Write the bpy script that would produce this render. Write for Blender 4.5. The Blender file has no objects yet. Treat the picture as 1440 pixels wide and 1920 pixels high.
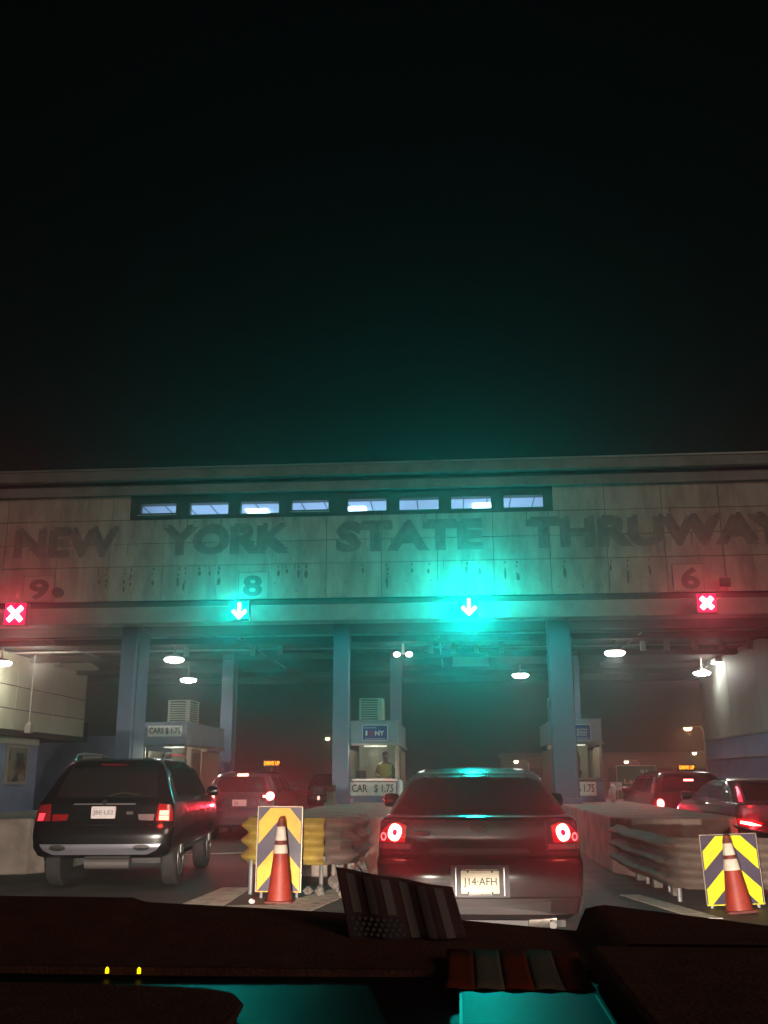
import bpy, math, random
from math import radians as R, sin, cos, pi
from mathutils import Vector, Matrix
random.seed(7)

# ------------------------------------------------------------------ camera, world, sun
scene = bpy.context.scene
col = scene.collection
EYE = 1.45
cd = bpy.data.cameras.new('camera'); cam = bpy.data.objects.new('camera', cd); col.objects.link(cam)
cd.sensor_fit = 'VERTICAL'; cd.sensor_height = 24.0; cd.lens = 24.0 * 1811.0 / 1920.0
cd.clip_start = 0.05; cd.clip_end = 2000
_m = ((0.99722757, 0.02278252, 0.07083873), (0.07434272, -0.26391667, -0.96167622), (-0.00321389, 0.96427639, -0.26487869))
cam.matrix_world = Matrix.Translation((0, 0, EYE)) @ Matrix(_m).to_4x4()
scene.camera = cam

w = bpy.data.worlds.new('World'); scene.world = w; w.use_nodes = True
bg = w.node_tree.nodes['Background']
bg.inputs[0].default_value = (0.5, 0.8, 0.85, 1); bg.inputs[1].default_value = 0.0012
sl = bpy.data.lights.new('sun', 'SUN'); sl.energy = 0.75; sl.angle = R(20); sl.color = (1.0, 0.80, 0.62)
so = bpy.data.objects.new('sun', sl); col.objects.link(so)
so.rotation_euler = (R(68), 0, R(48))      # town glow from behind the traffic
scene.view_settings.view_transform = 'Standard'; scene.view_settings.look = 'None'
scene.view_settings.exposure = 0; scene.view_settings.gamma = 1
scene.cycles.max_bounces = 6; scene.cycles.diffuse_bounces = 2; scene.cycles.glossy_bounces = 3
scene.cycles.transparent_max_bounces = 8; scene.cycles.volume_bounces = 0
scene.cycles.sample_clamp_indirect = 3.0; scene.cycles.sample_clamp_direct = 0
scene.cycles.caustics_reflective = False; scene.cycles.caustics_refractive = False
scene.cycles.use_denoising = True

# ------------------------------------------------------------------ materials
def mat(name, c, rough=0.6, metal=0.0, c2=None, scale=4.0, contrast=(0.35, 0.65), bump=0.0, bscale=40.0,
        emit=None, estr=0.0, coat=0.0, spec=0.5, stretch=None, detail=6.0):
    m = bpy.data.materials.new(name); m.use_nodes = True
    nt = m.node_tree; b = nt.nodes['Principled BSDF']
    b.inputs['Base Color'].default_value = (*c, 1); b.inputs['Roughness'].default_value = rough
    b.inputs['Metallic'].default_value = metal; b.inputs['Specular IOR Level'].default_value = spec
    b.inputs['Coat Weight'].default_value = coat
    if c2 is not None or bump:
        tc = nt.nodes.new('ShaderNodeTexCoord'); src = tc.outputs['Object']
        if stretch:
            mp = nt.nodes.new('ShaderNodeMapping'); mp.inputs['Scale'].default_value = stretch
            nt.links.new(src, mp.inputs[0]); src = mp.outputs[0]
    if c2 is not None:
        n = nt.nodes.new('ShaderNodeTexNoise'); n.inputs['Scale'].default_value = scale; n.inputs['Detail'].default_value = detail
        n.inputs['Roughness'].default_value = 0.65
        nt.links.new(src, n.inputs['Vector'])
        r = nt.nodes.new('ShaderNodeValToRGB'); e = r.color_ramp.elements
        e[0].position, e[1].position = contrast; e[0].color = (*c, 1); e[1].color = (*c2, 1)
        nt.links.new(n.outputs['Fac'], r.inputs[0]); nt.links.new(r.outputs[0], b.inputs['Base Color'])
    if bump:
        n2 = nt.nodes.new('ShaderNodeTexNoise'); n2.inputs['Scale'].default_value = bscale; n2.inputs['Detail'].default_value = 4
        nt.links.new(src, n2.inputs['Vector'])
        bp = nt.nodes.new('ShaderNodeBump'); bp.inputs['Strength'].default_value = bump; bp.inputs['Distance'].default_value = 0.02
        nt.links.new(n2.outputs['Fac'], bp.inputs['Height']); nt.links.new(bp.outputs[0], b.inputs['Normal'])
    if emit:
        b.inputs['Emission Color'].default_value = (*emit, 1); b.inputs['Emission Strength'].default_value = estr
    return m

def glassy(name, tint, mixf, rough=0.02):
    m = bpy.data.materials.new(name); m.use_nodes = True; nt = m.node_tree; nt.nodes.clear()
    o = nt.nodes.new('ShaderNodeOutputMaterial'); t = nt.nodes.new('ShaderNodeBsdfTransparent'); t.inputs[0].default_value = (*tint, 1)
    g = nt.nodes.new('ShaderNodeBsdfGlossy'); g.inputs['Roughness'].default_value = rough; g.inputs[0].default_value = (.9, .9, .9, 1)
    mx = nt.nodes.new('ShaderNodeMixShader'); mx.inputs[0].default_value = mixf
    nt.links.new(t.outputs[0], mx.inputs[1]); nt.links.new(g.outputs[0], mx.inputs[2]); nt.links.new(mx.outputs[0], o.inputs[0])
    return m

M = dict(
    asphalt=mat('asphalt', (.045, .041, .038), .62, c2=(.11, .098, .09), scale=1.3, contrast=(.3, .75), bump=.5, bscale=90),
    paintmark=mat('road paint', (.16, .14, .12), .7, c2=(.75, .68, .58), scale=5, contrast=(.34, .52), bump=.3, stretch=(1, 4, 1)),
    concrete=mat('concrete', (.20, .162, .142), .85, c2=(.37, .31, .27), scale=2.2, bump=.3, bscale=30),
    facade=mat('facade panel', (.19, .172, .148), .8, c2=(.36, .33, .285), scale=1.5, contrast=(.34, .60), bump=.15, bscale=12, stretch=(1.5, 1, .45), detail=9),
    facadedark=mat('facade joint', (.05, .047, .043), .9),
    coping=mat('roof coping', (.12, .115, .105), .7, c2=(.20, .19, .175), scale=1.5),
    copingdark=mat('roof recess', (.06, .06, .056), .8),
    copingedge=mat('coping edge metal', (.42, .41, .39), .35, .6),
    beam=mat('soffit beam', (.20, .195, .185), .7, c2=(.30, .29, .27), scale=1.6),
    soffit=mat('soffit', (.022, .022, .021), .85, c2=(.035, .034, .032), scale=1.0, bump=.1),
    stain=mat('letter ghost stain', (.12, .118, .115), .85, c2=(.22, .205, .185), scale=2.4, contrast=(.35, .75)),
    ghost=mat('letter ghost edge', (.10, .097, .093), .85, c2=(.22, .21, .19), scale=3.0, contrast=(.35, .75)),
    rust=mat('rust spot', (.075, .065, .055), .9, c2=(.14, .12, .10), scale=9),
    digit=mat('numeral paint', (.055, .05, .047), .7, c2=(.10, .09, .085), scale=8),
    numpanel=mat('number panel', (.30, .275, .24), .7, c2=(.34, .31, .27), scale=3),
    winframe=mat('window frame', (.025, .03, .03), .5, c2=(.04, .045, .045), scale=3),
    ceiling=mat('office ceiling', (.62, .72, .85), .9),
    grid=mat('ceiling grid', (.15, .17, .22), .6),
    troffer=mat('office light panel', (.8, .85, 1), .5, emit=(.75, .9, 1), estr=6.0),
    officewall=mat('office wall', (.5, .55, .62), .9),
    sill=mat('window sill', (.45, .5, .55), .5),
    pane=glassy('window pane', (.92, .97, 1), .05),
    boothglass=glassy('booth glass', (.85, .9, .88), .10, .05),
    column=mat('blue gray column paint', (.15, .20, .31), .45, c2=(.19, .245, .37), scale=1.2, contrast=(.3, .7), coat=.1),
    bluewall=mat('blue painted wall', (.17, .22, .34), .6, c2=(.22, .28, .41), scale=1.4),
    creamwall=mat('cream panel wall', (.45, .44, .33), .55, c2=(.54, .53, .40), scale=1.2, contrast=(.3, .7), stretch=(1, 1, .4)),
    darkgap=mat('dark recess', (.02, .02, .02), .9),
    booth=mat('booth panel', (.25, .29, .37), .4, c2=(.32, .36, .44), scale=2),
    steel=mat('stainless trim', (.55, .53, .5), .28, .9, c2=(.38, .36, .34), scale=3, stretch=(1, 1, 6)),
    warmsteel=mat('stainless door', (.50, .44, .37), .35, .7, c2=(.38, .33, .27), scale=4, stretch=(3, 3, .5)),
    white=mat('white sign face', (.90, .87, .84), .45, c2=(.74, .71, .69), scale=7),
    black=mat('black lettering', (.02, .02, .02), .6),
    blue=mat('blue sign face', (.03, .07, .28), .4, c2=(.04, .09, .33), scale=5),
    heart=mat('red heart paint', (.45, .03, .05), .5),
    gold=mat('yellow map paint', (.70, .45, .08), .5),
    signgreen=mat('green sign face', (.04, .20, .13), .4, c2=(.05, .24, .16), scale=2),
    acunit=mat('air conditioner metal', (.62, .62, .52), .4, c2=(.5, .5, .42), scale=5),
    acdark=mat('air conditioner grille', (.12, .13, .11), .6),
    amber=mat('amber led', (.3, .12, 0), .5, emit=(1, .36, .02), estr=2.6),
    ledbox=mat('led housing', (.015, .012, .01), .5),
    tealsym=mat('green arrow led', (.1, .8, .7), .5, emit=(.55, 1, .95), estr=14),
    tealface=mat('green signal face', (.0, .03, .03), .4, emit=(0, .8, .7), estr=.12),
    redsym=mat('red cross led', (.8, .1, .1), .5, emit=(1, .50, .52), estr=8),
    redface=mat('red signal face', (.05, .0, .0), .4, emit=(1, .0, .06), estr=1.6),
    housing=mat('signal housing', (.03, .03, .03), .5, c2=(.05, .05, .05), scale=9),
    lampon=mat('lamp lens', (1, 1, 1), .4, emit=(1, .98, .92), estr=25),
    streeton=mat('street lamp glow', (1, .8, .5), .4, emit=(1, .55, .22), estr=14),
    streetwhite=mat('far lamp glow', (1, .9, .7), .4, emit=(1, .75, .45), estr=14),
    pole=mat('galvanised pole', (.30, .30, .30), .45, .5, c2=(.22, .22, .22), scale=6),
    railyellow=mat('yellow guard rail paint', (.46, .34, .07), .5, c2=(.28, .16, .04), scale=5, contrast=(.35, .7), bump=.1),
    railgrey=mat('galvanised guard rail', (.20, .15, .125), .7, .05, c2=(.10, .075, .062), scale=4, contrast=(.3, .7), bump=.15, stretch=(1, 1, 3)),
    boardyellow=mat('reflective yellow sheeting', (.95, .46, .01), .4, c2=(.80, .36, .012), scale=9, contrast=(.4, .7), coat=.2),
    boardlime=mat('reflective lime sheeting', (.94, .84, .01), .4, c2=(.72, .62, .015), scale=7, contrast=(.45, .7), coat=.2),
    boarddark=mat('faded black sheeting', (.055, .045, .075), .3, c2=(.085, .07, .11), scale=5, coat=.2),
    boardedge=mat('board edge metal', (.7, .6, .45), .3, .6),
    cone=mat('orange cone plastic', (.34, .034, .018), .55, c2=(.22, .022, .012), scale=7, contrast=(.35, .7)),
    conedark=mat('dirty cone plastic', (.09, .02, .015), .7, c2=(.16, .03, .02), scale=9),
    collar=mat('white reflective collar', (.75, .66, .55), .4, c2=(.55, .45, .36), scale=14, contrast=(.4, .7)),
    rubber=mat('tyre rubber', (.018, .017, .017), .8, c2=(.03, .028, .028), scale=20),
    rim=mat('alloy rim', (.28, .27, .27), .35, .8),
    carglass=mat('tinted car glass', (.014, .011, .011), .15, spec=.12),
    darkplastic=mat('black car trim', (.02, .019, .019), .5),
    chrome=mat('chrome', (.7, .7, .72), .12, 1.0),
    lampred=mat('red lamp lens', (.30, .008, .012), .15, emit=(1, .0, .03), estr=.07, coat=.6),
    lampdim=mat('unlit red lamp lens', (.22, .012, .014), .15, coat=.6),
    brake=mat('brake lamp glow', (1, .2, .2), .4, emit=(1, .13, .10), estr=22),
    brakecore=mat('lamp core', (.6, .0, .05), .3, emit=(.8, .0, .10), estr=.8),
    clearlens=mat('clear lamp lens', (.13, .115, .12), .2, coat=.5),
    orangelamp=mat('amber car lamp', (1, .4, .05), .4, emit=(1, .45, .06), estr=10),
    plate=mat('pale yellow licence plate', (.92, .90, .70), .6),
    platewhite=mat('white licence plate', (.55, .50, .50), .5, c2=(.48, .44, .44), scale=10),
    dash=mat('dashboard vinyl', (.050, .020, .014), 1.0, c2=(.070, .028, .019), scale=40, bump=.3, bscale=300, spec=.0),
    dashgloss=mat('glossy dash panel', (.003, .0025, .0025), .42, spec=.006),
    flagred=mat('flag red cloth', (.030, .008, .009), .95, c2=(.04, .011, .012), scale=30),
    flagwhite=mat('flag white cloth', (.10, .075, .072), .95, c2=(.085, .062, .06), scale=30),
    flagblue=mat('flag blue cloth', (.020, .011, .016), .95),
    orangecloth=mat('orange cloth', (.30, .045, .01), .9), greycloth=mat('grey cloth', (.14, .10, .075), .9),
    skin=mat('skin', (.28, .17, .12), .6), hair=mat('hair', (.02, .015, .012), .8), vest=mat('yellow green vest', (.60, .65, .12), .7),
    shirt=mat('dark shirt', (.05, .05, .06), .8), paper=mat('paper', (.6, .58, .5), .8), rubble=mat('rubble', (.25, .22, .19), .9, c2=(.10, .085, .075), scale=6, bump=.4),
    lens_yellow=mat('dash indicator', (.8, .6, 0), .5, emit=(1, .65, .0), estr=2.5),
    building=mat('far building wall', (.10, .085, .07), .8, c2=(.14, .12, .10), scale=.5),
)

# ------------------------------------------------------------------ mesh helpers
ORG = {}
class MB:
    def __init__(s): s.v = []; s.f = []; s.mi = []; s.cur = 0
    def add(s, vs, fs):
        b = len(s.v); s.v += [tuple(p) for p in vs]
        for f in fs: s.f.append(tuple(b + i for i in f)); s.mi.append(s.cur)
        return s
    def box(s, x0, x1, y0, y1, z0, z1):
        return s.add([(x0, y0, z0), (x1, y0, z0), (x1, y1, z0), (x0, y1, z0), (x0, y0, z1), (x1, y0, z1), (x1, y1, z1), (x0, y1, z1)],
                     [(0, 3, 2, 1), (4, 5, 6, 7), (0, 1, 5, 4), (1, 2, 6, 5), (2, 3, 7, 6), (3, 0, 4, 7)])
    def xz(s, pts, y0, y1):     # prism of an x-z outline between two y
        n = len(pts); a = sum(pts[i][0] * pts[(i + 1) % n][1] - pts[(i + 1) % n][0] * pts[i][1] for i in range(n))
        if a < 0: pts = pts[::-1]
        vs = [(x, y0, z) for x, z in pts] + [(x, y1, z) for x, z in pts]
        return s.add(vs, [tuple(range(n)), tuple(range(2 * n - 1, n - 1, -1))] + [((i + 1) % n, i, n + i, n + (i + 1) % n) for i in range(n)])
    def xy(s, pts, z0, z1):
        n = len(pts); a = sum(pts[i][0] * pts[(i + 1) % n][1] - pts[(i + 1) % n][0] * pts[i][1] for i in range(n))
        if a < 0: pts = pts[::-1]
        vs = [(x, y, z0) for x, y in pts] + [(x, y, z1) for x, y in pts]
        return s.add(vs, [tuple(range(n - 1, -1, -1)), tuple(range(n, 2 * n))] + [(i, (i + 1) % n, n + (i + 1) % n, n + i) for i in range(n)])
    def yz(s, pts, x0, x1):
        n = len(pts); a = sum(pts[i][0] * pts[(i + 1) % n][1] - pts[(i + 1) % n][0] * pts[i][1] for i in range(n))
        if a < 0: pts = pts[::-1]
        vs = [(x0, y, z) for y, z in pts] + [(x1, y, z) for y, z in pts]
        return s.add(vs, [tuple(range(n - 1, -1, -1)), tuple(range(n, 2 * n))] + [(i, (i + 1) % n, n + (i + 1) % n, n + i) for i in range(n)])
    def tube(s, pts, r, n=10, r1=None):
        pts = [Vector(p) for p in pts]; rings = []; m = len(pts)
        for i, p in enumerate(pts):
            d = (pts[min(i + 1, m - 1)] - pts[max(i - 1, 0)]).normalized()
            u = d.cross(Vector((0, 0, 1)));
            if u.length < .01: u = d.cross(Vector((0, 1, 0)))
            u.normalize(); v = d.cross(u); rr = r + ((r1 - r) * i / (m - 1) if r1 is not None else 0)
            rings.append([p + (u * cos(2 * pi * k / n) + v * sin(2 * pi * k / n)) * rr for k in range(n)])
        fs = [(i * n + k, i * n + (k + 1) % n, (i + 1) * n + (k + 1) % n, (i + 1) * n + k) for i in range(m - 1) for k in range(n)]
        fs += [tuple(range(n))[::-1], tuple(range((m - 1) * n, m * n))]
        return s.add([p for q in rings for p in q], fs)
    def lathe(s, prof, cx=0, cy=0, n=24):    # prof: (r, z)
        vs = [(cx + r * cos(2 * pi * k / n), cy + r * sin(2 * pi * k / n), z) for r, z in prof for k in range(n)]
        m = len(prof); fs = [(i * n + k, i * n + (k + 1) % n, (i + 1) * n + (k + 1) % n, (i + 1) * n + k) for i in range(m - 1) for k in range(n)]
        fs += [tuple(range(n))[::-1], tuple(range((m - 1) * n, m * n))]
        return s.add(vs, fs)
    def lathex(s, prof, x, y, z, n=24):      # spun about the x axis; prof: (r, dx)
        vs = [(x + d, y + r * cos(2 * pi * k / n), z + r * sin(2 * pi * k / n)) for r, d in prof for k in range(n)]
        m = len(prof); fs = [(i * n + k, i * n + (k + 1) % n, (i + 1) * n + (k + 1) % n, (i + 1) * n + k) for i in range(m - 1) for k in range(n)]
        fs += [tuple(range(n))[::-1], tuple(range((m - 1) * n, m * n))]
        return s.add(vs, fs)
    def grid(s, fn, nu, nv):
        vs = [fn(i / nu, j / nv) for j in range(nv + 1) for i in range(nu + 1)]
        return s.add(vs, [(j * (nu + 1) + i, j * (nu + 1) + i + 1, (j + 1) * (nu + 1) + i + 1, (j + 1) * (nu + 1) + i) for j in range(nv) for i in range(nu)])
    def build(s, name, m, parent=None, smooth=False, bevel=0, local=False, solid=0):
        me = bpy.data.meshes.new(name); o = bpy.data.objects.new(name, me); col.objects.link(o)
        off = (0, 0, 0)
        if parent is not None:
            off = (0, 0, 0) if local else ORG.get(parent.name, (0, 0, 0)); o.parent = parent; ORG[o.name] = off
        me.from_pydata([(a - off[0], b - off[1], c - off[2]) for a, b, c in s.v], [], s.f); me.update()
        for q in (m if isinstance(m, (list, tuple)) else [m]): me.materials.append(q)
        if isinstance(m, (list, tuple)): me.polygons.foreach_set('material_index', s.mi)
        if smooth:
            me.polygons.foreach_set('use_smooth', [True] * len(me.polygons))
            try: me.set_sharp_from_angle(angle=R(38))
            except Exception: pass
        if solid:
            b = o.modifiers.new('solid', 'SOLIDIFY'); b.thickness = solid; b.offset = 0
        if bevel:
            b = o.modifiers.new('bevel', 'BEVEL'); b.width = bevel; b.segments = 2; b.limit_method = 'ANGLE'
        return o

def tag(o, label=None, cat=None, group=None, kind=None):
    if label: o['label'] = label
    if cat: o['category'] = cat
    if group: o['group'] = group
    if kind: o['kind'] = kind
    return o
def thing(name, loc, label, cat, group=None, rz=0):
    o = bpy.data.objects.new(name, None); col.objects.link(o); o.location = loc; o.rotation_euler = (0, 0, rz)
    o.empty_display_size = .2; ORG[o.name] = tuple(loc); return tag(o, label, cat, group)
def struct(o): o['kind'] = 'structure'; return o
def copy_tree(o, parent=None):
    c = o.copy(); col.objects.link(c); ORG[c.name] = ORG.get(o.name, (0, 0, 0))
    if parent is not None: c.parent = parent
    for ch in list(o.children): copy_tree(ch, c)
    return c
_tc = {}
def text(s, x0, x1, z0, z1, y, m, name, parent, bold=0.0, ext=.002, local=False, shear=0, mirror=False):
    """letters facing the camera side (-y), fitted to the box x0..x1, z0..z1"""
    key = (s, bold, shear)
    if key not in _tc:
        cu = bpy.data.curves.new('t', 'FONT'); cu.body = s; cu.size = 1; cu.offset = bold; cu.extrude = .5; cu.resolution_u = 3; cu.shear = shear
        ob = bpy.data.objects.new('t', cu); col.objects.link(ob); bpy.context.view_layer.update()
        me = bpy.data.meshes.new_from_object(ob.evaluated_get(bpy.context.evaluated_depsgraph_get()))
        vs = [tuple(v.co) for v in me.vertices]; fs = [tuple(p.vertices) for p in me.polygons]
        bpy.data.objects.remove(ob); bpy.data.curves.remove(cu); bpy.data.meshes.remove(me); _tc[key] = (vs, fs)
    vs, fs = _tc[key]
    ax, bx = min(v[0] for v in vs), max(v[0] for v in vs); ay, by = min(v[1] for v in vs), max(v[1] for v in vs)
    mb = MB(); mb.add([(x0 + (v[0] - ax) / (bx - ax) * (x1 - x0), y - (v[2] + .5) * ext, z0 + (v[1] - ay) / (by - ay) * (z1 - z0)) for v in vs], fs)
    return mb.build(name, m, parent, local=local)
def light(name, kind, loc, power, color, parent=None, **kw):
    l = bpy.data.lights.new(name, kind); l.energy = power; l.color = color
    o = bpy.data.objects.new(name, l); col.objects.link(o)
    if parent is not None:
        o.parent = parent; off = ORG.get(parent.name, (0, 0, 0)); loc = tuple(a - b for a, b in zip(loc, off)) if not kw.pop('local', False) else loc
    o.location = loc
    if 'rot' in kw: o.rotation_euler = kw.pop('rot')
    for k, v in kw.items(): setattr(l, k, v)
    return o
def rrect(x0, x1, z0, z1, r, n=4):
    p = []
    for cx, cz, a in ((x1 - r, z0 + r, -90), (x1 - r, z1 - r, 0), (x0 + r, z1 - r, 90), (x0 + r, z0 + r, 180)):
        for k in range(n + 1): t = R(a + 90 * k / n); p.append((cx + r * cos(t), cz + r * sin(t)))
    return p
def ell(cx, cz, rx, rz, n=20): return [(cx + rx * cos(2 * pi * k / n), cz + rz * sin(2 * pi * k / n)) for k in range(n)]

# ------------------------------------------------------------------ ground, islands, markings
struct(MB().box(-300, 300, -60, 500, -.3, 0).build('road', M['asphalt']))
IX = (-7.52, -2.12, 3.32)      # island centre lines
HW = .97
def island(xc, y0, name='traffic_island'):
    mb = MB()
    prof = [(y0 + .9, 0), (y0, 0)]
    pts = [(xc - HW, 36.), (xc - HW, y0 + .7), (xc - HW * .75, y0 + .2), (xc, y0), (xc + HW * .75, y0 + .2), (xc + HW, y0 + .7), (xc + HW, 36.)]
    mb.xy(pts, 0, .84)
    o = mb.build(name, M['concrete'], bevel=.03); return struct(o)
for x in IX: island(x, 15.4)
struct(MB().box(7.95, 11.5, 20, 36, 0, .2).build('pavement', M['concrete'], bevel=.02))
struct(MB().box(-30, -12.4, 24, 36, 0, .2).build('pavement', M['concrete'], bevel=.02))
def marking(pts):
    o = MB().xy(pts, .001, .006).build('gore_marking', M['paintmark']); return struct(o)
marking([(-3.35, 11.2), (-2.75, 11.2), (-2.85, 13.9), (-3.25, 13.9)])
marking([(-2.74, 11.2), (-1.75, 11.2), (-1.35, 13.7), (-1.75, 13.7), (-2.2, 12.1), (-2.74, 12.0)])
marking([(2.0, 13.3), (2.25, 13.3), (2.75, 11.2), (2.45, 11.2)])
marking([(-10.2, 11), (-9.2, 11), (-7.4, 18), (-8.1, 18)])
marking([(3.6, 11.5), (4.4, 11.0), (4.4, 11.3), (3.6, 11.8)])
marking([(-5.55, 19.6), (-5.4, 19.6), (-4.0, 20.3), (-4.0, 20.5)])

# ------------------------------------------------------------------ toll plaza building
FY = 22.7
tp = tag(thing('toll_plaza', (0, FY, 0), None, None), 'long concrete toll plaza canopy with faded thruway lettering over the lanes', 'toll plaza')
XL, XR = -26.0, 18.0
WX0, WX1 = -8.03, 2.42
rows = [(5.6, 6.455), (6.455, 7.03), (7.03, 7.64), (7.64, 8.27)]
wall = MB()
wall.box(XL, XR, FY + .05, FY + .25, 5.6, 7.64)
wall.box(XL, WX0, FY + .05, FY + .25, 7.64, 8.27); wall.box(WX1, XR, FY + .05, FY + .25, 7.64, 8.27)
wall.build('wall', M['facadedark'], tp)
pan = MB(); g = .008
for ri, (a, b) in enumerate(rows):
    x = -24.6; st = 1.345
    off = (0, .0, .0, .0)[ri]
    while x < XR - .1:
        x1 = min(x + st, XR)
        if ri == 3 and x1 > WX0 and x < WX1:
            if x < WX0: pan.box(x + g, WX0, FY + random.uniform(-.003, .003), FY + .05, a + g, b)
            if x1 > WX1: pan.box(WX1, x1 - g, FY + random.uniform(-.003, .003), FY + .05, a + g, b)
        else:
            pan.box(x + g, x1 - g, FY + random.uniform(-.004, .004), FY + .05, a + g, b - g)
        x = x1
pan.build('wall_panels', M['facade'], tp)
MB().box(XL, XR, FY - .10, FY + .4, 8.272, 8.50).build('cornice', M['coping'], tp)
MB().box(XL, XR, FY + .02, FY + .4, 8.501, 8.63).build('recess_band', M['copingdark'], tp)
MB().box(XL, XR, FY - .22, FY + 15, 8.631, 8.885).build('roof', M['coping'], tp)
MB().box(XL, XR, FY - .25, FY + .1, 8.886, 8.925).build('roof_edge', M['copingedge'], tp)
# the lower beam and soffit
MB().box(XL, XR, FY + .12, FY + .5, 5.46, 5.598).build('recess_band', M['copingdark'], tp)
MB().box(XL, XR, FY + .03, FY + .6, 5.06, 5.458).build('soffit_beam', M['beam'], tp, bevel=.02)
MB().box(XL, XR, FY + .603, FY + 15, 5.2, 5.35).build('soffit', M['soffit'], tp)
bm = MB()
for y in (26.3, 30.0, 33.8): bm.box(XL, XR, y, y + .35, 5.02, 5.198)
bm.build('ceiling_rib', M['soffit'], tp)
pp = MB()
for y_ in (25.6, 28.4): pp.tube([(XL, y_, 5.12), (XR, y_, 5.12)], .03, 8)
for x_ in (-11.2, -5.9, -.45, 4.9): pp.tube([(x_, 25.6, 5.12), (x_, 33.4, 5.12)], .025, 8)
pp.build('conduit_run', M['beam'], tp)
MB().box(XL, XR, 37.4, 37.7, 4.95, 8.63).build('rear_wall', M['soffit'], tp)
# ribbon of office windows and the room behind it
fr = MB(); zs0, zs1 = 7.725, 8.06
wins = [(-7.79, -6.85, .93), (-6.53, -5.53, 0), (-5.25, -4.26, 0), (-3.97, -3.03, .8), (-2.58, -1.605, 0), (-1.305, -.325, 0), (-.04, .945, 0), (1.23, 2.205, 0)]
edges = [WX0] + [e for a, b, _ in wins for e in (a, b)] + [WX1]
fr.box(WX0, WX1, FY + .03, FY + .24, 7.64, zs0); fr.box(WX0, WX1, FY + .03, FY + .24, zs1, 8.27)
for i in range(0, len(edges), 2): fr.box(edges[i], edges[i + 1], FY + .03, FY + .24, zs0, zs1)
fr.build('window_band', M['winframe'], tp)
for i, (a, b, tilt) in enumerate(wins):
    wf = MB()
    wf.box(a, b, FY + .0, FY + .05, zs0, zs0 + .022); wf.box(a, b, FY + .0, FY + .05, zs1 - .012, zs1)
    wf.box(a, a + .012, FY, FY + .05, zs0 + .022, zs1 - .012); wf.box(b - .012, b, FY, FY + .05, zs0 + .022, zs1 - .012)
    wo = wf.build('window', M['winframe'], tp)
    MB().box(a + .012, b - .012, FY + .02, FY + .026, zs0 + .022, zs1 - .012).build('pane', M['pane'], wo)
    if tilt:
        MB().box(a - .0, b + .05, FY - .14, FY - .10, zs0 - .012, zs0 + .01).box(a, b, FY - .001, FY - .02, zs0 + .022, zs0 + .075).build('vent_sash', M['winframe'], wo)
        MB().box(a, b + .04, FY - .145, FY - .141, zs0 - .012, zs0 + .004).build('sill', M['sill'], wo)
    else:
        MB().box(a + .012, b - .012, FY + .05, FY + .10, zs0 - .0, zs0 + .03).build('sill', M['sill'], wo)
rm = MB(); rm.box(WX0 - .5, WX1 + .5, FY + .26, FY + 6, 8.5, 8.56); rm.build('office_ceiling', M['ceiling'], tp)
rm = MB(); rm.box(WX0 - .5, WX1 + .5, FY + 6, FY + 6.1, 5.4, 8.5).box(WX0 - .6, WX0 - .5, FY + .26, FY + 6, 5.4, 8.5).box(WX1 + .5, WX1 + .6, FY + .26, FY + 6, 5.4, 8.5)
rm.build('office_wall', M['officewall'], tp)
gr = MB(); x = WX0 - .3
while x < WX1 + .5: gr.box(x, x + .03, FY + .26, FY + 6, 8.488, 8.4985); x += .615
y = FY + .5
while y < FY + 6: gr.box(WX0 - .5, WX1 + .5, y, y + .03, 8.483, 8.487); y += 1.22
gr.build('ceiling_grid', M['grid'], tp)
for px, py in ((-5.62, 24.95), (-5.55, 27.0), (-2.95, 24.95), (.55, 24.9), (.5, 27), (-8.3, 26)):
    MB().box(px, px + .6, py, py + 1.1, 8.47, 8.482).build('ceiling_light', M['troffer'], tp)
for lx in (-6.5, -2.8, 1.0):
    light('office_light', 'AREA', (lx, FY + 2.4, 7.2), 60, (.55, .72, 1), tp, rot=(R(180), 0, 0), shape='RECTANGLE', size=3.2, size_y=3.5)
# ghost lettering where letters were taken down
def ghost(s, x0, x1):
    text(s, x0, x1, 6.71, 7.44, FY - .006, M['stain'], 'lettering', tp, bold=.055)
    text(s, x0 + .10, x1 - .02, 6.80, 7.50, FY - .010, M['ghost'], 'lettering', tp, bold=.002)
ghost('NEW', -10.92, -8.25); ghost('YORK', -7.17, -3.96); ghost('STATE', -2.85, .72); ghost('THRUWAY', 1.747, 7.95)
# rust and drill spots under the letters
sp = MB()
for x in [-8.7, -8.5, -8.05, -7.9, -7.35, -6.7, -6.55, -6.2, -5.95, -5.7, -4.25, -4.05, -3.75, -3.55, -2.2, -1.6, -1.0, -.6, .3, .6, 1.2, 1.5, 2.6, 3.7, 4.1, 4.6]:
    n = random.choice((2, 3, 4)); z = 6.40
    for k in range(n):
        h = random.uniform(.02, .055) if k < n - 1 else random.uniform(.05, .14); wd = random.uniform(.014, .030) if k < n - 1 else random.uniform(.02, .045)
        zz = z - k * random.uniform(.10, .17)
        if zz - h > 5.68: sp.xz(ell(x + random.uniform(-.02, .02), zz - h / 2, wd, h, 9), FY - .0095, FY - .004)
for i in range(26):
    sp.xz(ell(-8.4 + i * .52 + random.uniform(-.1, .1), random.choice((5.98, 5.78)), .016, .018, 8), FY - .0095, FY - .004)
for i in range(34):      # thin runs of dirt below joints and letters
    x = random.uniform(-14, 11); z1 = random.choice((6.45, 7.03, 7.63)); h = random.uniform(.08, .42); wd = random.uniform(.006, .018)
    sp.xz([(x - wd, z1 - .01), (x + wd, z1 - .01), (x + wd * .6, z1 - h * .6), (x + wd * .1, z1 - h), (x - wd * .5, z1 - h * .7)], FY - .0055, FY - .004)
sp.build('rust_spots', M['rust'], tp)
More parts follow.
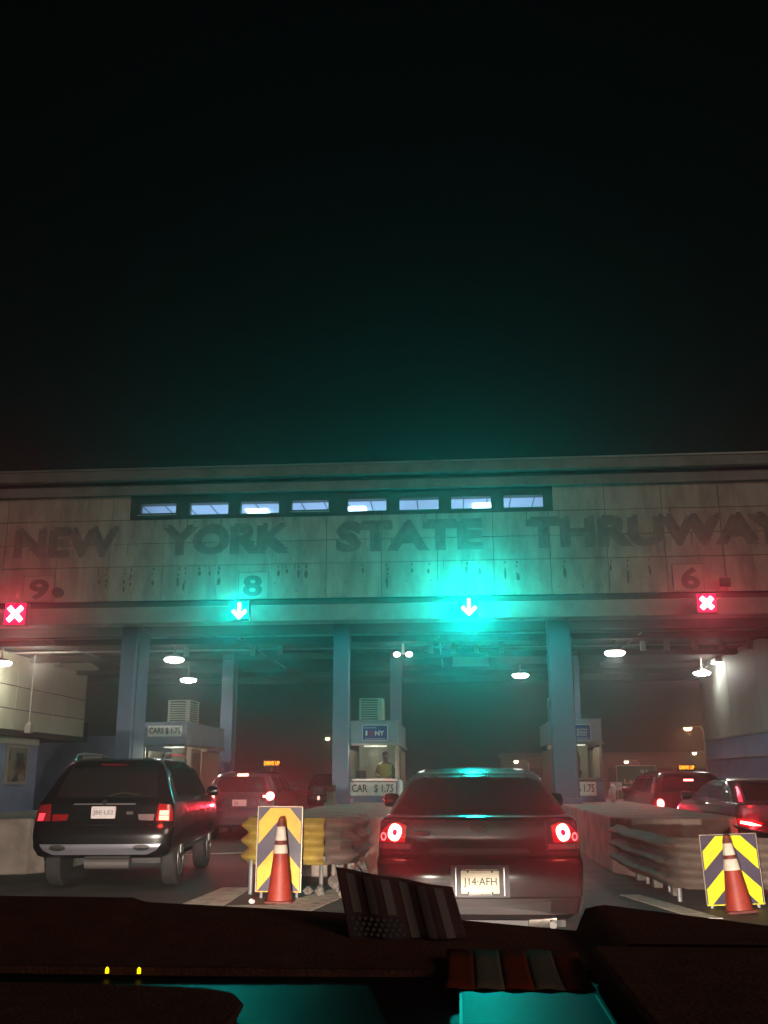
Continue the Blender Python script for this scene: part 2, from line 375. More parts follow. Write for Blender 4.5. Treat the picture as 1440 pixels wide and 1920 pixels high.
# numbered panels
for d, x0, x1, px0, px1 in (('9', -10.42, -9.92, -10.56, -9.8), ('8', -5.1, -4.62, -5.2, -4.49), ('6', 5.29, 5.73, 5.12, 5.81)):
    p = MB().box(px0, px1, FY - .03, FY - .008, 5.62, 6.25).build('number_panel', M['numpanel'], tp, bevel=.004)
    text(d, x0, x1, 5.66, 6.18, FY - .031, M['digit'], 'number', p, bold=.035)
    MB().box(px0 - .012, px1 + .012, FY - .02, FY - .007, 6.251, 6.265).box(px0 - .012, px0 - .001, FY - .02, FY - .007, 5.62, 6.25).box(px1 + .001, px1 + .012, FY - .02, FY - .007, 5.62, 6.25).build('panel_edge', M['digit'], p)
bx = tag(MB().xz(ell(-9.66, 5.83, .13, .12, 12), FY - .16, FY - .005).build('alarm_bell', M['digit'], bevel=.01), 'round dark fitting on the facade right of the numeral 9', 'wall fitting')
bx = tag(MB().box(6.16, 6.40, FY - .14, FY - .005, 5.70, 5.90).box(6.2, 6.36, FY - .17, FY - .14, 5.74, 5.86).build('junction_box', M['digit'], bevel=.01), 'square dark box on the facade right of the numeral 6', 'wall fitting')

# ------------------------------------------------------------------ lane signals
def signal(x, kind, label, power):
    zc = 5.27
    t = thing('lane_signal', (x, FY - .35, zc), label, 'lane signal', 'lane signals above the toll lanes')
    hs = .275 if kind == 'x' and x < 0 else .23
    MB().box(x - hs, x + hs, FY - .36, FY - .14, zc - hs, zc + hs).build('housing', M['housing'], t, bevel=.02)
    MB().box(x - .03, x + .03, FY - .10, FY + .03, zc - .05, zc + .05).build('bracket', M['housing'], t)
    y0, y1 = FY - .372, FY - .3605
    if kind == 'x':
        MB().box(x - hs + .02, x + hs - .02, y0, y1, zc - hs + .02, zc + hs - .02).build('signal_face', M['redface'], t)
        mb = MB(); r = .165 if x < 0 else .125
        for s in (1, -1):
            d = .04; mb.xz([(x - r * 1.0 - d, zc - s * (r - d)), (x - r + d, zc - s * (r + d)), (x + r + d, zc + s * (r - d)), (x + r - d, zc + s * (r + d))], FY - .385 - .002 * s, y0 - .001)
        mb.build('red_cross', M['redsym'], t)
        light('signal_light', 'SPOT', (x, FY - .5, zc), power, (1, .03, .07), t, rot=(R(-82), 0, -math.atan(x / 23)), spot_size=R(26), spot_blend=.9, shadow_soft_size=.12)
        light('signal_light', 'POINT', (x, FY - .62, zc), power * .06, (1, .03, .07), t, shadow_soft_size=.2)
    else:
        MB().box(x - hs + .02, x + hs - .02, y0, y1, zc - hs + .02, zc + hs - .02).build('signal_face', M['tealface'], t)
        r = .18
        mb = MB().xz([(x - .032, zc + r), (x + .032, zc + r), (x + .032, zc - r + .07), (x + r * .9 - .03, zc + .02), (x + r * .9 + .02, zc - .03), (x, zc - r - .03), (x - r * .9 - .02, zc - .03), (x - r * .9 + .03, zc + .02), (x - .032, zc - r + .07)], FY - .385, y0 - .001)
        mb.build('down_arrow', M['tealsym'], t)
        light('signal_light', 'SPOT', (x, FY - .5, zc), power, (.0, 1, .86), t, rot=(R(-82), 0, -math.atan(x / 23)), spot_size=R(26), spot_blend=.9, shadow_soft_size=.12)
        light('signal_light', 'POINT', (x, FY - .9, zc), power * .12, (.0, 1, .86), t, shadow_soft_size=.2)
    return t
signal(-10.55, 'x', 'larger red cross lane signal at the left edge, under the numeral 9', 330)
signal(-5.085, 'arrow', 'thinner green down arrow lane signal under the numeral 8', 620)
signal(.33, 'arrow', 'brightest green down arrow signal, over the lane of the dark sedan', 1900)
signal(5.748, 'x', 'smaller red cross lane signal at the right, under the numeral 6', 280)

# ------------------------------------------------------------------ canopy lamps
def canopy_lamp(x, y, label, power=260, twin=False):
    power *= .32
    t = thing('canopy_lamp', (x, y, 5.2), label, 'ceiling lamp', 'lamps under the toll canopy')
    if not twin:
        MB().lathe([(.03, 5.199), (.03, 4.84), (.14, 4.82), (.24, 4.74)], x, y, 24).build('lamp_housing', M['beam'], t, smooth=True)
        MB().lathe([(.24, 4.739), (.28, 4.70), (.23, 4.64), (.08, 4.61)], x, y, 24).build('lamp_lens', M['lampon'], t, smooth=True)
    else:
        MB().box(x - .04, x + .04, y - .04, y + .04, 4.78, 5.199).box(x - .20, x + .20, y - .05, y + .05, 4.75, 4.78).build('lamp_housing', M['beam'], t)
        for s in (-1, 1): MB().lathe([(.03, 4.81), (.08, 4.78), (.095, 4.73), (.05, 4.69)], x + s * .17, y - .06, 16).build('lamp_lens', M['lampon'], t, smooth=True)
    light('lamp_light', 'SPOT', (x, y, 4.58), power * 1.3, (.93, 1, .88), t, spot_size=R(172), spot_blend=.35, shadow_soft_size=.15)
canopy_lamp(-13.2, 27.4, 'lit ceiling lamp at the left edge beside the cream wall', 160)
canopy_lamp(-8.0, 27.1, 'lit ceiling lamp above the left booth, nearer of the two', 300)
canopy_lamp(-9.2, 33.0, 'lit ceiling lamp above the left booth, farther of the two', 200)
canopy_lamp(-1.47, 27.0, 'lit twin ceiling lamp above the middle toll booth', 160, True)
canopy_lamp(2.12, 32.6, 'small lit ceiling lamp left of the right-hand column', 160)
canopy_lamp(4.32, 26.8, 'brightest round ceiling lamp, right of the right-hand column', 500)
canopy_lamp(8.0, 32.5, 'lit ceiling lamp beside the bright top corner of the right building', 60)

# ------------------------------------------------------------------ toll antennas hanging from the soffit
ants = [(-5.70, 'left'), (-4.92, ''), (-7.6, ''), (-.69, ''), (-.06, ''), (.57, ''), (1.26, ''), (5.11, ''), (5.75, ''), (6.5, ''), (7.2, ''), (7.96, '')]
names = ['left of the pair under the canopy near lane signal 8', 'right of the pair under the canopy near lane signal 8', 'under the canopy above the left booth column',
         'first right of the twin lamp', 'second right of the twin lamp', 'third right of the twin lamp', 'fourth right of the twin lamp',
         'first right of the bright lamp', 'second right of the bright lamp', 'third right of the bright lamp', 'fourth right of the bright lamp', 'rightmost in the row near the frame edge']
a0 = None
for (x, _), nm in zip(ants, names):
    big = x > -1
    if a0 is None:
        a0 = thing('toll_antenna', (x, 26.9, 5.2), '', 'antenna', 'antennas hanging in a row under the canopy')
        MB().box(x - .022, x + .022, 26.88, 26.92, 4.98, 5.199).build('bracket', M['pole'], a0)
        MB().box(x - .055, x + .055, 26.86, 26.96, 4.66, 4.98).build('antenna_box', M['numpanel'], a0, bevel=.01)
        a = a0
    else: a = copy_tree(a0); a.location.x = x; ORG[a.name] = (x, 26.9, 5.2)
    if not big: a.scale = (1.3, 1, .8)
    a['label'] = 'small pale antenna box, ' + nm
hp = thing('hanging_panel', (.45, 30, 5.2), 'pale flat panel hung behind the bright green arrow signal', 'panel')
MB().box(-.1, 1.0, 30, 30.05, 4.78, 5.18).build('panel_face', M['numpanel'], hp, bevel=.01)
MB().box(-.12, 1.02, 29.99, 30.06, 4.74, 4.779).build('panel_frame', M['pole'], hp)
cp = thing('ceiling_panel', (-12.9, 31.8, 5.2), 'flat unlit square light panel on the soffit at the left', 'ceiling panel')
MB().xy([(-13.4, 30.35), (-12.0, 30.35), (-12.5, 33.3), (-13.9, 33.3)], 5.10, 5.199).build('diffuser', mat('unlit diffuser', (.45, .46, .38), .6), cp, bevel=.01)
MB().box(-12.85, -12.62, 30.2, 30.6, 4.93, 5.099).build('ballast_box', M['beam'], cp, bevel=.02)

# ------------------------------------------------------------------ columns
def column(x0, x1, y0, d, label):
    t = thing('canopy_column', ((x0 + x1) / 2, y0, .84), label, 'column', 'blue columns carrying the toll canopy')
    MB().box(x0, x1, y0, y0 + d, .84, 5.199).build('shaft', M['column'], t, bevel=.012)
    MB().box(x0 - .07, x1 + .07, y0 - .07, y0 + d + .07, .84, .96).build('base_plate', M['column'], t, bevel=.01)
    sm = MB()
    for zz in (2.35, 3.8): sm.box(x0 - .003, x1 + .003, y0 - .003, y0 + d + .003, zz, zz + .012)
    sm.build('weld_seam', M['bluewall'], t)
    MB().tube([(x1 + .03, y0 + .12, .96), (x1 + .03, y0 + .12, 4.6), (x1 + .03, y0 + .2, 4.75), (x1 + .03, y0 + .2, 5.19)], .018, 8).build('conduit', M['column'], t, smooth=True)
    return t
column(-8.36, -7.985, 23.7, 1.1, 'tall blue column in front of the left toll booth')
column(-3.01, -2.63, 23.7, .5, 'tall blue column in front of the middle toll booth')
column(2.25, 2.78, 23.7, .55, 'tall blue column in front of the right toll booth')
column(-7.30, -6.93, 30, .6, 'brightly lit blue column behind the left toll booth')
column(-2.04, -1.70, 30, .6, 'blue column behind the middle toll booth')
column(3.38, 3.72, 30, .6, 'blue column mostly hidden behind the right toll booth')
column(9.3, 9.7, 22.9, 1.0, 'tall blue column at the right building')

# ------------------------------------------------------------------ toll booths
def ac_unit(x0, y0, label):
    z = 2.87; t = thing('air_conditioner', (x0 + .3, y0 + .4, z), label, 'air conditioner', 'air conditioners on the booth roofs')
    b = MB(); x1 = x0 + .62; y1 = y0 + .95; h = .66
    b.box(x0 + .03, x1 - .03, y0 + .03, y1 - .03, z, z + h - .03); b.build('core', M['acdark'], t)
    b = MB(); b.box(x0, x1, y0, y1, z + h - .03, z + h); b.box(x0, x1, y0, y1, z, z + .03)
    for cx in (x0, x1 - .05):
        for cy in (y0, y1 - .05): b.box(cx, cx + .05, cy, cy + .05, z + .03, z + h - .03)
    b.box(x1 - .12, x1 - .05, y0, y0 + .02, z + .03, z + h - .03)
    b.build('casing', M['acunit'], t)
    s = MB()
    for k in range(9):
        zz = z + .06 + k * .062; s.box(x0 + .05, x1 - .12, y0 + .004, y0 + .028, zz, zz + .03); s.box(x1 - .028, x1 - .004, y0 + .05, y1 - .05, zz, zz + .03)
    s.build('louvres', M['acunit'], t); return t

def booth(x0, x1, label, upper, lower, steel_side):
    y0, y1, zb, zt = 25.5, 29.6, .84, 2.86; xc = (x0 + x1) / 2
    t = thing('toll_booth', (xc, y0, zb), label, 'toll booth', 'toll booths on the islands')
    # base walls, upper fascia, roof
    MB().box(x0, x1, y0, y0 + .06, zb, 1.40).box(x0, x0 + .06, y0 + .06, y1, zb, 1.45).box(x1 - .06, x1, y0 + .06, y1, zb, 1.45).box(x0 + .06, x1 - .06, y1 - .06, y1, zb, 2.30).build('base_wall', M['bluewall'], t)
    MB().box(x0, x1, y0, y0 + .06, 2.30, 2.84).box(x0, x0 + .06, y0 + .06, y1, 2.30, 2.84).box(x1 - .06, x1, y0 + .06, y1, 2.30, 2.84).box(x0 + .06, x1 - .06, y1 - .06, y1, 2.30, 2.84).build('fascia', M['booth'], t)
    MB().box(x0 - .02, x1 + .02, y0 - .02, y1 + .02, 2.841, 2.875).build('roof', M['booth'], t, bevel=.005)
    # corner posts and rails in stainless steel
    MB().box(x0, x0 + .05, y0 - .004, y0 + .05, 1.45, 2.30).build('corner_post', M['steel'], t)
    MB().box(x1 - .05, x1, y0 - .004, y0 + .05, 1.45, 2.30).build('corner_post', M['steel'], t)
    MB().box(x0 - .012, x1 + .03, y0 - .10, y0 - .004, 2.24, 2.30).box(x1, x1 + .05, y0 - .004, y1, 2.24, 2.29).build('window_hood', M['steel'], t, bevel=.006)
    MB().box(x0 - .01, x1 + .01, y0 - .06, y0 - .003, 1.36, 1.42).build('window_ledge', M['steel'], t, bevel=.006)
    MB().box(x0 + .05, x1 - .05, y0 + .02, y0 + .03, 1.42, 2.24).build('front_window', M['boothglass'], t)
    # side: stainless door and panels
    d = MB().box(x1 - .02, x1 + .018, y0 + .5, y0 + 1.5, .95, 2.2).build('side_door', M['warmsteel'], t, bevel=.006)
    MB().box(x1 + .018, x1 + .024, y0 + .62, y0 + 1.38, 1.5, 2.1).build('door_window', M['boothglass'], d)
    MB().tube([(x1 + .05, y0 + .58, 1.2), (x1 + .05, y0 + .58, 1.5)], .012, 8).build('door_handle', M['chrome'], d)
    MB().box(x1 - .02, x1 + .012, y0 + 1.6, y0 + 3.6, .95, 2.15).build('side_panel', M['warmsteel'], t, bevel=.006)
    MB().box(x0 - .012, x0 + .02, y0 + .4, y0 + 3.6, .95, 2.15).build('side_panel', M['warmsteel'], t, bevel=.006)
    # inside: back wall, counter
    MB().box(x0 + .06, x1 - .06, y0 + 2.4, y0 + 2.45, .9, 2.3).build('partition', M['creamwall'], t)
    MB().box(x0 + .07, x1 - .07, y0 + .07, y0 + .45, 1.34, 1.38).build('counter', M['steel'], t)
    MB().box(x0 + .2, x0 + .45, y0 + .15, y0 + .35, 1.381, 1.62).build('cash_register', M['darkplastic'], t, bevel=.01)
    MB().box(x0 + .33, x0 + .52, y0 + .036, y0 + .040, 1.72, 1.88).build('notice_sheet', M['paper'], t)
    MB().box(xc - .3, xc + .3, y0 + .9, y0 + 1.0, 2.24, 2.29).build('ceiling_tube', mat('booth tube', (1, 1, 1), emit=(1, .95, .8), estr=1.3), t)
    light('booth_light', 'POINT', (xc, y0 + 1.0, 2.1), 16, (1, .92, .75), t, shadow_soft_size=.1)
    for kind, a, b, c, d_ in upper + lower:
        yy = y0 - .012
        if kind == 'price':
            s = MB().xz([(a, c), (b, c), (b, d_), (a, d_)], yy, y0 - .001).build('price_sign', M['white'], t)
            m = (b - a) * .05; h = d_ - c
            text('CARS $ 1.75' if x0 < -5 or x0 > 0 else 'CAR   $ 1.75', a + m, b - m, c + h * .18, d_ - h * .18, yy - .001, M['black'], 'price_text', s, bold=.012)
        else:
            s = MB().xz(rrect(a, b, c, d_, .04), yy, y0 - .001).build('blue_sign', M['white'], t)
            MB().xz(rrect(a + .014, b - .014, c + .014, d_ - .014, .03), yy - .002, yy - .0005).build('sign_face', M['blue'], s)
            wdt = b - a; h = d_ - c; ty = yy - .003
            if kind == 'ny':
                text('I', a + wdt * .13, a + wdt * .20, c + h * .33, c + h * .63, ty, M['white'], 'sign_text', s, bold=.03)
                text('NY', a + wdt * .50, a + wdt * .86, c + h * .33, c + h * .63, ty, M['white'], 'sign_text', s, bold=.03)
                hc = (a + wdt * .36, c + h * .47); hp_ = []
                for k in range(28):
                    q = 2 * pi * k / 28; hp_.append((hc[0] + wdt * .0055 * 16 * sin(q) ** 3, hc[1] + h * .0105 * (13 * cos(q) - 5 * cos(2 * q) - 2 * cos(3 * q) - cos(4 * q))))
                MB().xz(hp_, ty - .002, ty).build('heart', M['heart'], s)
                text('Experience', a + wdt * .08, a + wdt * .55, c + h * .76, c + h * .88, ty, M['white'], 'sign_text', s)
                MB().box(a + wdt * .1, b - wdt * .1, ty - .002, ty, c + h * .10, c + h * .13).build('sign_rule', M['white'], s)
            else:
                st = [(.05, .40), (.20, .44), (.24, .62), (.33, .68), (.35, .45), (.40, .30), (.36, .26), (.29, .36), (.07, .34)]
                MB().xz([(a + wdt * p, c + h * q) for p, q in st], ty - .002, ty).build('state_map', M['gold'], s)
                for k, wd in enumerate(('PATH', 'THROUGH', 'HISTORY')):
                    text(wd, a + wdt * .46, a + wdt * .88, c + h * (.60 - k * .17), c + h * (.73 - k * .17), ty, M['white'], 'sign_text', s, bold=.012)
                MB().box(a + wdt * .1, b - wdt * .1, ty - .002, ty, c + h * .12, c + h * .15).build('sign_rule', M['white'], s)
    return t
booth(-8.22, -7.08, 'left toll booth with its price sign high on the front', [('price', -8.13, -7.21, 2.50, 2.78)], [], True)
booth(-2.84, -1.56, 'middle toll booth with a blue heart sign and an attendant inside', [('ny', -2.46, -1.80, 2.36, 2.76)], [('price', -2.78, -1.60, 1.0, 1.34)], True)
booth(2.43, 3.64, 'right toll booth with a blue map sign, partly behind a column', [('path', 2.60, 3.38, 2.34, 2.74)], [('price', 2.45, 3.43, .99, 1.33)], True)
ac_unit(-7.95, 26.6, 'louvred air conditioner on the left booth roof')
ac_unit(-2.65, 26.6, 'louvred air conditioner on the middle booth roof')
ac_unit(2.50, 26.6, 'louvred air conditioner on the right booth roof, mostly behind a column')
# hanging orange coat inside the right booth
oc = MB().xz([(2.98, 1.62), (3.12, 1.58), (3.14, 1.9), (3.10, 2.08), (3.06, 2.14), (3.01, 2.08), (2.97, 1.9)], 26.0, 26.06).build('orange_coat', M['orangecloth'], bevel=.02)
tag(oc, 'orange coat hanging inside the right toll booth window', 'coat')
gc = MB().xz([(2.78, 1.40), (3.10, 1.39), (3.16, 1.6), (3.06, 1.62), (2.98, 1.48)], 25.9, 26.0).build('grey_bag', M['greycloth'], bevel=.02)
tag(gc, 'crumpled grey bag below the orange coat in the right booth', 'bag')
def bollard(x, y, label, m, h=.55, r=.07):
    o = MB().lathe([(r, 0.84), (r, .84 + h - r), (r * .7, .84 + h - .02), (r * .2, .84 + h)], x, y, 14).build('bollard', m, smooth=True); return tag(o, label, 'bollard', 'bollards on the islands')
pl = thing('concrete_plinth', (-2.98, 22.9, .84), 'small pale plinth with a dark cap left of the middle column', 'plinth')
MB().box(-3.07, -2.80, 22.8, 23.1, .84, .90).build('foot', M['concrete'], pl, bevel=.01)
MB().box(-3.02, -2.85, 22.85, 23.05, .90, 1.14).build('post', M['concrete'], pl, bevel=.01)
MB().box(-3.10, -2.84, 22.8, 23.1, 1.14, 1.28).build('cap', M['conedark'], pl, bevel=.02)
bollard(-1.47, 25.1, 'bright steel bollard at the right corner of the middle booth', mat('bright steel post', (.85, .8, .78), .35), .55)
bollard(3.78, 25.1, 'pale bollard at the right corner of the right booth', M['white'], .42)
bollard(4.02, 27.0, 'short white bollard with a red lamp right of the right booth', M['white'], .30)

# ------------------------------------------------------------------ person in the middle booth
def person(x, y, z):
    t = thing('person', (x, y, z), 'attendant in a yellow green vest seated at the middle booth window', 'person')
    vs, es, rd = [], [], []
    def v(p, r, par=None):
        vs.append((p[0], p[1], p[2])); rd.append(r); i = len(vs) - 1
        if par is not None: es.append((par, i))
        return i
    pel = v((0, .05, .50), .15); ab = v((0, .03, .65), .13, pel); ch = v((0, 0, .85), .155, ab); sh = v((0, 0, .96), .10, ch)
    nk = v((0, -.02, 1.04), .052, sh); hd = v((0, -.04, 1.14), .085, nk); ht = v((0, -.03, 1.23), .075, hd)
    nose = v((0, -.135, 1.145), .014, hd); chin = v((0, -.10, 1.075), .035, hd)
    for s in (-1, 1):
        ear = v((s * .088, -.03, 1.14), .014, hd)
        a = v((s * .17, 0, .93), .062, sh); e = v((s * .24, -.06, .70), .048, a); wr = v((s * .13, -.26, .64), .030, e); pm = v((s * .12, -.33, .635), .034, wr)
        for k in range(4):
            f1 = v((s * .12 + (k - 1.5) * .021, -.385, .64 - abs(k - 1.5) * .004), .009, pm); v((s * .12 + (k - 1.5) * .021, -.42 + abs(k - 1.3) * .008, .622), .008, f1)
        tb = v((s * .075, -.345, .645), .011, pm); v((s * .065, -.375, .64), .009, tb)
        th = v((s * .10, -.08, .46), .085, pel); kn = v((s * .12, -.34, .46), .06, th); an = v((s * .12, -.32, .09), .042, kn); v((s * .12, -.45, .04), .04, an)
    me = bpy.data.meshes.new('body'); me.from_pydata(vs, es, []); me.materials.append(M['skin'])
    o = bpy.data.objects.new('body', me); col.objects.link(o); o.parent = t
    sk = o.modifiers.new('skin', 'SKIN'); o.modifiers.new('sub', 'SUBSURF').render_levels = 1
    for i, r in enumerate(rd): me.skin_vertices[0].data[i].radius = (r, r)
    me.skin_vertices[0].data[0].use_root = True
    MB().lathe([(.088, 1.13), (.097, 1.20), (.085, 1.27), (.04, 1.31)], 0, -.015, 16).build('hair', M['hair'], t, smooth=True, local=True)
    vb = MB(); ring = [(.165, .12, .60), (.175, .125, .75), (.20, .13, .88), (.19, .11, .96), (.08, .07, 1.0)]
    n = 20; vb.add([(a * cos(2 * pi * k / n), b * sin(2 * pi * k / n), zz) for a, b, zz in ring for k in range(n)],
                   [(i * n + k, i * n + (k + 1) % n, (i + 1) * n + (k + 1) % n, (i + 1) * n + k) for i in range(4) for k in range(n)])
    vb.build('vest', M['vest'], t, smooth=True, local=True, solid=.01)
    return t
person(-1.93, 26.35, .84 - .02)
tag(MB().box(-2.15, -1.70, 26.3, 26.75, .84, 1.27).box(-2.15, -1.70, 26.75, 26.80, 1.27, 1.7).build('booth_seat', M['darkplastic'], bevel=.02), 'dark seat under the attendant in the middle booth', 'seat')

# ------------------------------------------------------------------ left and right buildings
lb = thing('left_building', (-15, 30, 0), 'cream panelled toll building beside the leftmost lane', 'building')
MB().box(-22, -13.52, 24, 34.9, 2.87, 5.19).build('upper_wall', M['facadedark'], lb)
p = MB(); ys = [24, 26.6, 29.2, 32.1, 34.88]
for i in range(4):
    for a, b in ((2.88, 3.50), (3.50, 4.19), (4.19, 5.15)): p.box(-13.52, -13.5, ys[i] + .015, ys[i + 1] - .015, a + .015, b - .015)
p.build('wall_panels', M['creamwall'], lb)
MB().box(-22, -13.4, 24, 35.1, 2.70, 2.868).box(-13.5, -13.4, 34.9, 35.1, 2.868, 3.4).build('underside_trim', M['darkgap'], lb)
MB().box(-22, -13.62, 24, 31.4, .2, 2.70).build('lower_wall', M['bluewall'], lb)
for y0, y1 in ((27.2, 28.6), (29.1, 30.6)):
    wo = MB().box(-13.62, -13.56, y0, y1, 1.28, 2.45).build('window', M['numpanel'], lb)
    MB().box(-13.575, -13.55, y0 + .12, y1 - .12, 1.36, 2.37).build('pane', mat('lit office pane', (.2, .2, .14), .2, c2=(.03, .035, .05), scale=1.4, contrast=(.45, .55)), wo)
MB().box(-13.62, -13.55, 25, 31.3, 2.47, 2.68).build('lintel_panel', M['creamwall'], lb)
light('wall_wash_light', 'POINT', (-12.3, 27.6, 4.6), 80, (1, 1, .78), lb, shadow_soft_size=.1)
rl = thing('roadside_camera', (-13.2, 29.6, 2.9), 'pale camera on a thin hanging pole before the cream wall', 'camera')
MB().tube([(-13.2, 29.6, 3.05), (-13.2, 29.6, 5.19)], .025, 8).build('pole', M['numpanel'], rl)
MB().box(-13.29, -13.11, 29.5, 29.75, 2.80, 3.05).lathe([(.10, 3.05), (.03, 3.15)], -13.2, 29.62, 10).build('camera_body', M['numpanel'], rl, bevel=.01)
bw = thing('rear_block', (-14, 37, 0), 'low blue building wall behind the left booth', 'building')
MB().box(-16.5, -10.4, 37.0, 37.38, 0, 3.0).build('wall', M['bluewall'], bw)
MB().box(-12.6, -10.3, 36.9, 36.99, 0, 3.2).build('wall_panel', M['booth'], bw)
MB().box(-14.25, -13.5, 36.96, 36.99, 2.1, 2.32).build('sign_plate', M['white'], bw)

rb = thing('right_building', (10, 30, 0), 'blue and cream toll building at the right edge', 'building')
MB().box(8.52, 14, 24.6, 35, .2, 2.62).build('lower_wall', M['bluewall'], rb)
MB().box(8.47, 14.1, 24.55, 35.05, 2.62, 2.66).build('band', M['beam'], rb)
p = MB(); ys = [24.6, 28.4, 31.4, 35]
for i in range(3): p.box(8.50, 8.53, ys[i] + .012, ys[i + 1] - .012, 2.67, 5.19)
p.build('wall_panels', mat('grey cream panel', (.24, .25, .22), .6, c2=(.30, .31, .27), scale=1.5), rb)
MB().box(8.53, 14, 24.6, 35, 2.661, 5.195).build('upper_wall', M['facadedark'], rb)
MB().box(8.46, 8.519, 24.6, 35, 1.98, 2.03).build('band', M['beam'], rb)
dr = MB().box(8.46, 8.52, 26.5, 27.6, .22, 1.95).build('door', M['booth'], rb)
MB().box(8.44, 8.46, 26.6, 26.75, .4, 1.9).box(8.44, 8.46, 27.35, 27.5, .4, 1.9).build('door_frame', M['white'], dr)
fl = thing('wall_floodlight', (8.4, 32.2, 4.9), 'wall floodlight washing the top of the right building', 'floodlight')
MB().box(8.30, 8.50, 31.9, 32.5, 5.0, 5.12).build('housing', M['beam'], fl, bevel=.01)
MB().box(8.32, 8.48, 31.93, 32.47, 4.985, 4.999).build('lens', M['lampon'], fl)
light('flood_light', 'POINT', (8.1, 32.2, 4.85), 32, (1, 1, .85), fl, shadow_soft_size=.08)

# ------------------------------------------------------------------ amber message signs
def led(x, y, z, w_, label, strength=1.0):
    h = w_ * .25
    t = thing('message_sign', (x, y, 0), label, 'led sign', 'amber led signs beyond the booths')
    MB().box(x - w_ * .56, x + w_ * .56, y, y + .15, z - h * .75, z + h * .75).build('sign_box', M['ledbox'], t, bevel=.01)
    MB().box(x - .04, x + .04, y + .03, y + .12, 0, z - h * .75).build('post', M['pole'], t)
    text('DRIVE UP', x - w_ / 2, x + w_ / 2, z - h / 2, z + h / 2, y - .002, M['amber'], 'led_text', t, bold=.04)
led(-12.55, 33.5, 1.64, .72, 'amber led sign beyond the left building corner')
led(-7.35, 39, 2.0, .62, 'amber led sign between the left column and the chevron board')
led(8.05, 36, 1.75, .52, 'amber led sign beside the right building')

# ------------------------------------------------------------------ cars
NE = 3.6
def lv(levels, z):
    if z <= levels[0][0]: return levels[0][1:]
    for a, b in zip(levels, levels[1:]):
        if z <= b[0]:
            t = (z - a[0]) / (b[0] - a[0]); return tuple(p + (q - p) * t for p, q in zip(a[1:], b[1:]))
    return levels[-1][1:]
def rear_y(levels, x, z):
    W, Rr, F, c = lv(levels, z); q = min(abs(x) / W, .9995)
    return Rr + c * (1 - (1 - q ** NE) ** (1 / NE))
def stack(mb, levels, nr=30, nf=14, sub=3):
    L = []
    for a, b in zip(levels, levels[1:]):
        for k in range(sub): t = k / sub; L.append(tuple(p + (q - p) * t for p, q in zip(a, b)))
    L.append(levels[-1]); rings = []
    for z, W, Rr, F, c in L:
        ring = []
        for k in range(nr + 1):
            th = -pi / 2 + pi * k / nr; s_ = sin(th); x = W * math.copysign(abs(s_) ** (2 / NE), s_); ring.append((x, Rr + c * (1 - abs(cos(th)) ** (2 / NE)), z))
        for k in range(nf + 1):
            th = pi / 2 - pi * k / nf; s_ = sin(th); x = W * math.copysign(abs(s_) ** (2 / NE), s_); ring.append((x, F - c * 1.8 * (1 - abs(cos(th)) ** (2 / NE)), z))
        rings.append(ring)
    n = len(rings[0]); m = len(rings)
    fs = [(i * n + k, i * n + (k + 1) % n, (i + 1) * n + (k + 1) % n, (i + 1) * n + k) for i in range(m - 1) for k in range(n)]
    fs += [tuple(range(n))[::-1], tuple(range((m - 1) * n, m * n))]
    mb.add([p for r_ in rings for p in r_], fs)
def patch(levels, outline, cen=None, off=.006, inner=0.0, rings=4, dens=4):
    """a skin patch following the rear surface inside an x-z outline; inner>0 leaves a hole"""
    o2 = []
    for i in range(len(outline)):
        a, b = outline[i], outline[(i + 1) % len(outline)]
        for k in range(dens): o2.append((a[0] + (b[0] - a[0]) * k / dens, a[1] + (b[1] - a[1]) * k / dens))
    if cen is None: cen = (sum(p[0] for p in outline) / len(outline), sum(p[1] for p in outline) / len(outline))
    n = len(o2); vs = []
    ts = [inner + (1 - inner) * i / rings for i in range(rings + 1)]
    for t in ts:
        for x, z in o2:
            X, Z = cen[0] + (x - cen[0]) * t, cen[1] + (z - cen[1]) * t; vs.append((X, rear_y(levels, X, Z) - off, Z))
    for x, z in o2: vs.append((x, rear_y(levels, x, z) + .012, z))
    fs = [(i * n + k, i * n + (k + 1) % n, (i + 1) * n + (k + 1) % n, (i + 1) * n + k) for i in range(rings + 1) for k in range(n)]
    if not inner: fs = [f for f in fs]
    m = MB(); m.add(vs, fs); return m
def sidepatch(levels, s, y0, y1, z0, z1, off, slant0=0, slant1=0, nz=5):
    m = MB(); vs = []
    for j in range(nz + 1):
        t = j / nz; z = z0 + (z1 - z0) * t; W = lv(levels, z)[0]
        for y in (y0 + slant0 * t, y1 + slant1 * t): vs.append((s * (W + off), y, z))
    m.add(vs, [(2 * j, 2 * j + 1, 2 * j + 3, 2 * j + 2) if s > 0 else (2 * j + 1, 2 * j, 2 * j + 2, 2 * j + 3) for j in range(nz)]); return m
def wheel(t, x, y, r, s, w_=.21):
    wo = MB().lathex([(r * .6, -w_ / 2), (r * .93, -w_ / 2), (r, -w_ / 2 + .03), (r, w_ / 2 - .03), (r * .93, w_ / 2), (r * .6, w_ / 2)], x, y, r, 28).build('wheel', M['rubber'], t, smooth=True, local=True)
    m = MB(); xo = x + s * w_ / 2
    m.lathex([(r * .62, -.01), (r * .62, .012), (r * .55, .012), (r * .55, -.005)][::1], xo, y, r, 24)
    for k in range(5):
        a = 2 * pi * k / 5; c_, s_ = cos(a), sin(a); q = .035
        pts = [(-q, 0), (q, 0), (q, r * .58), (-q, r * .58)]
        m.yz([(y + p * c_ - qq * s_, r + p * s_ + qq * c_) for p, qq in pts], xo - .01 * 1, xo + .014)
    m.build('rim', M['rim'], wo, local=True)
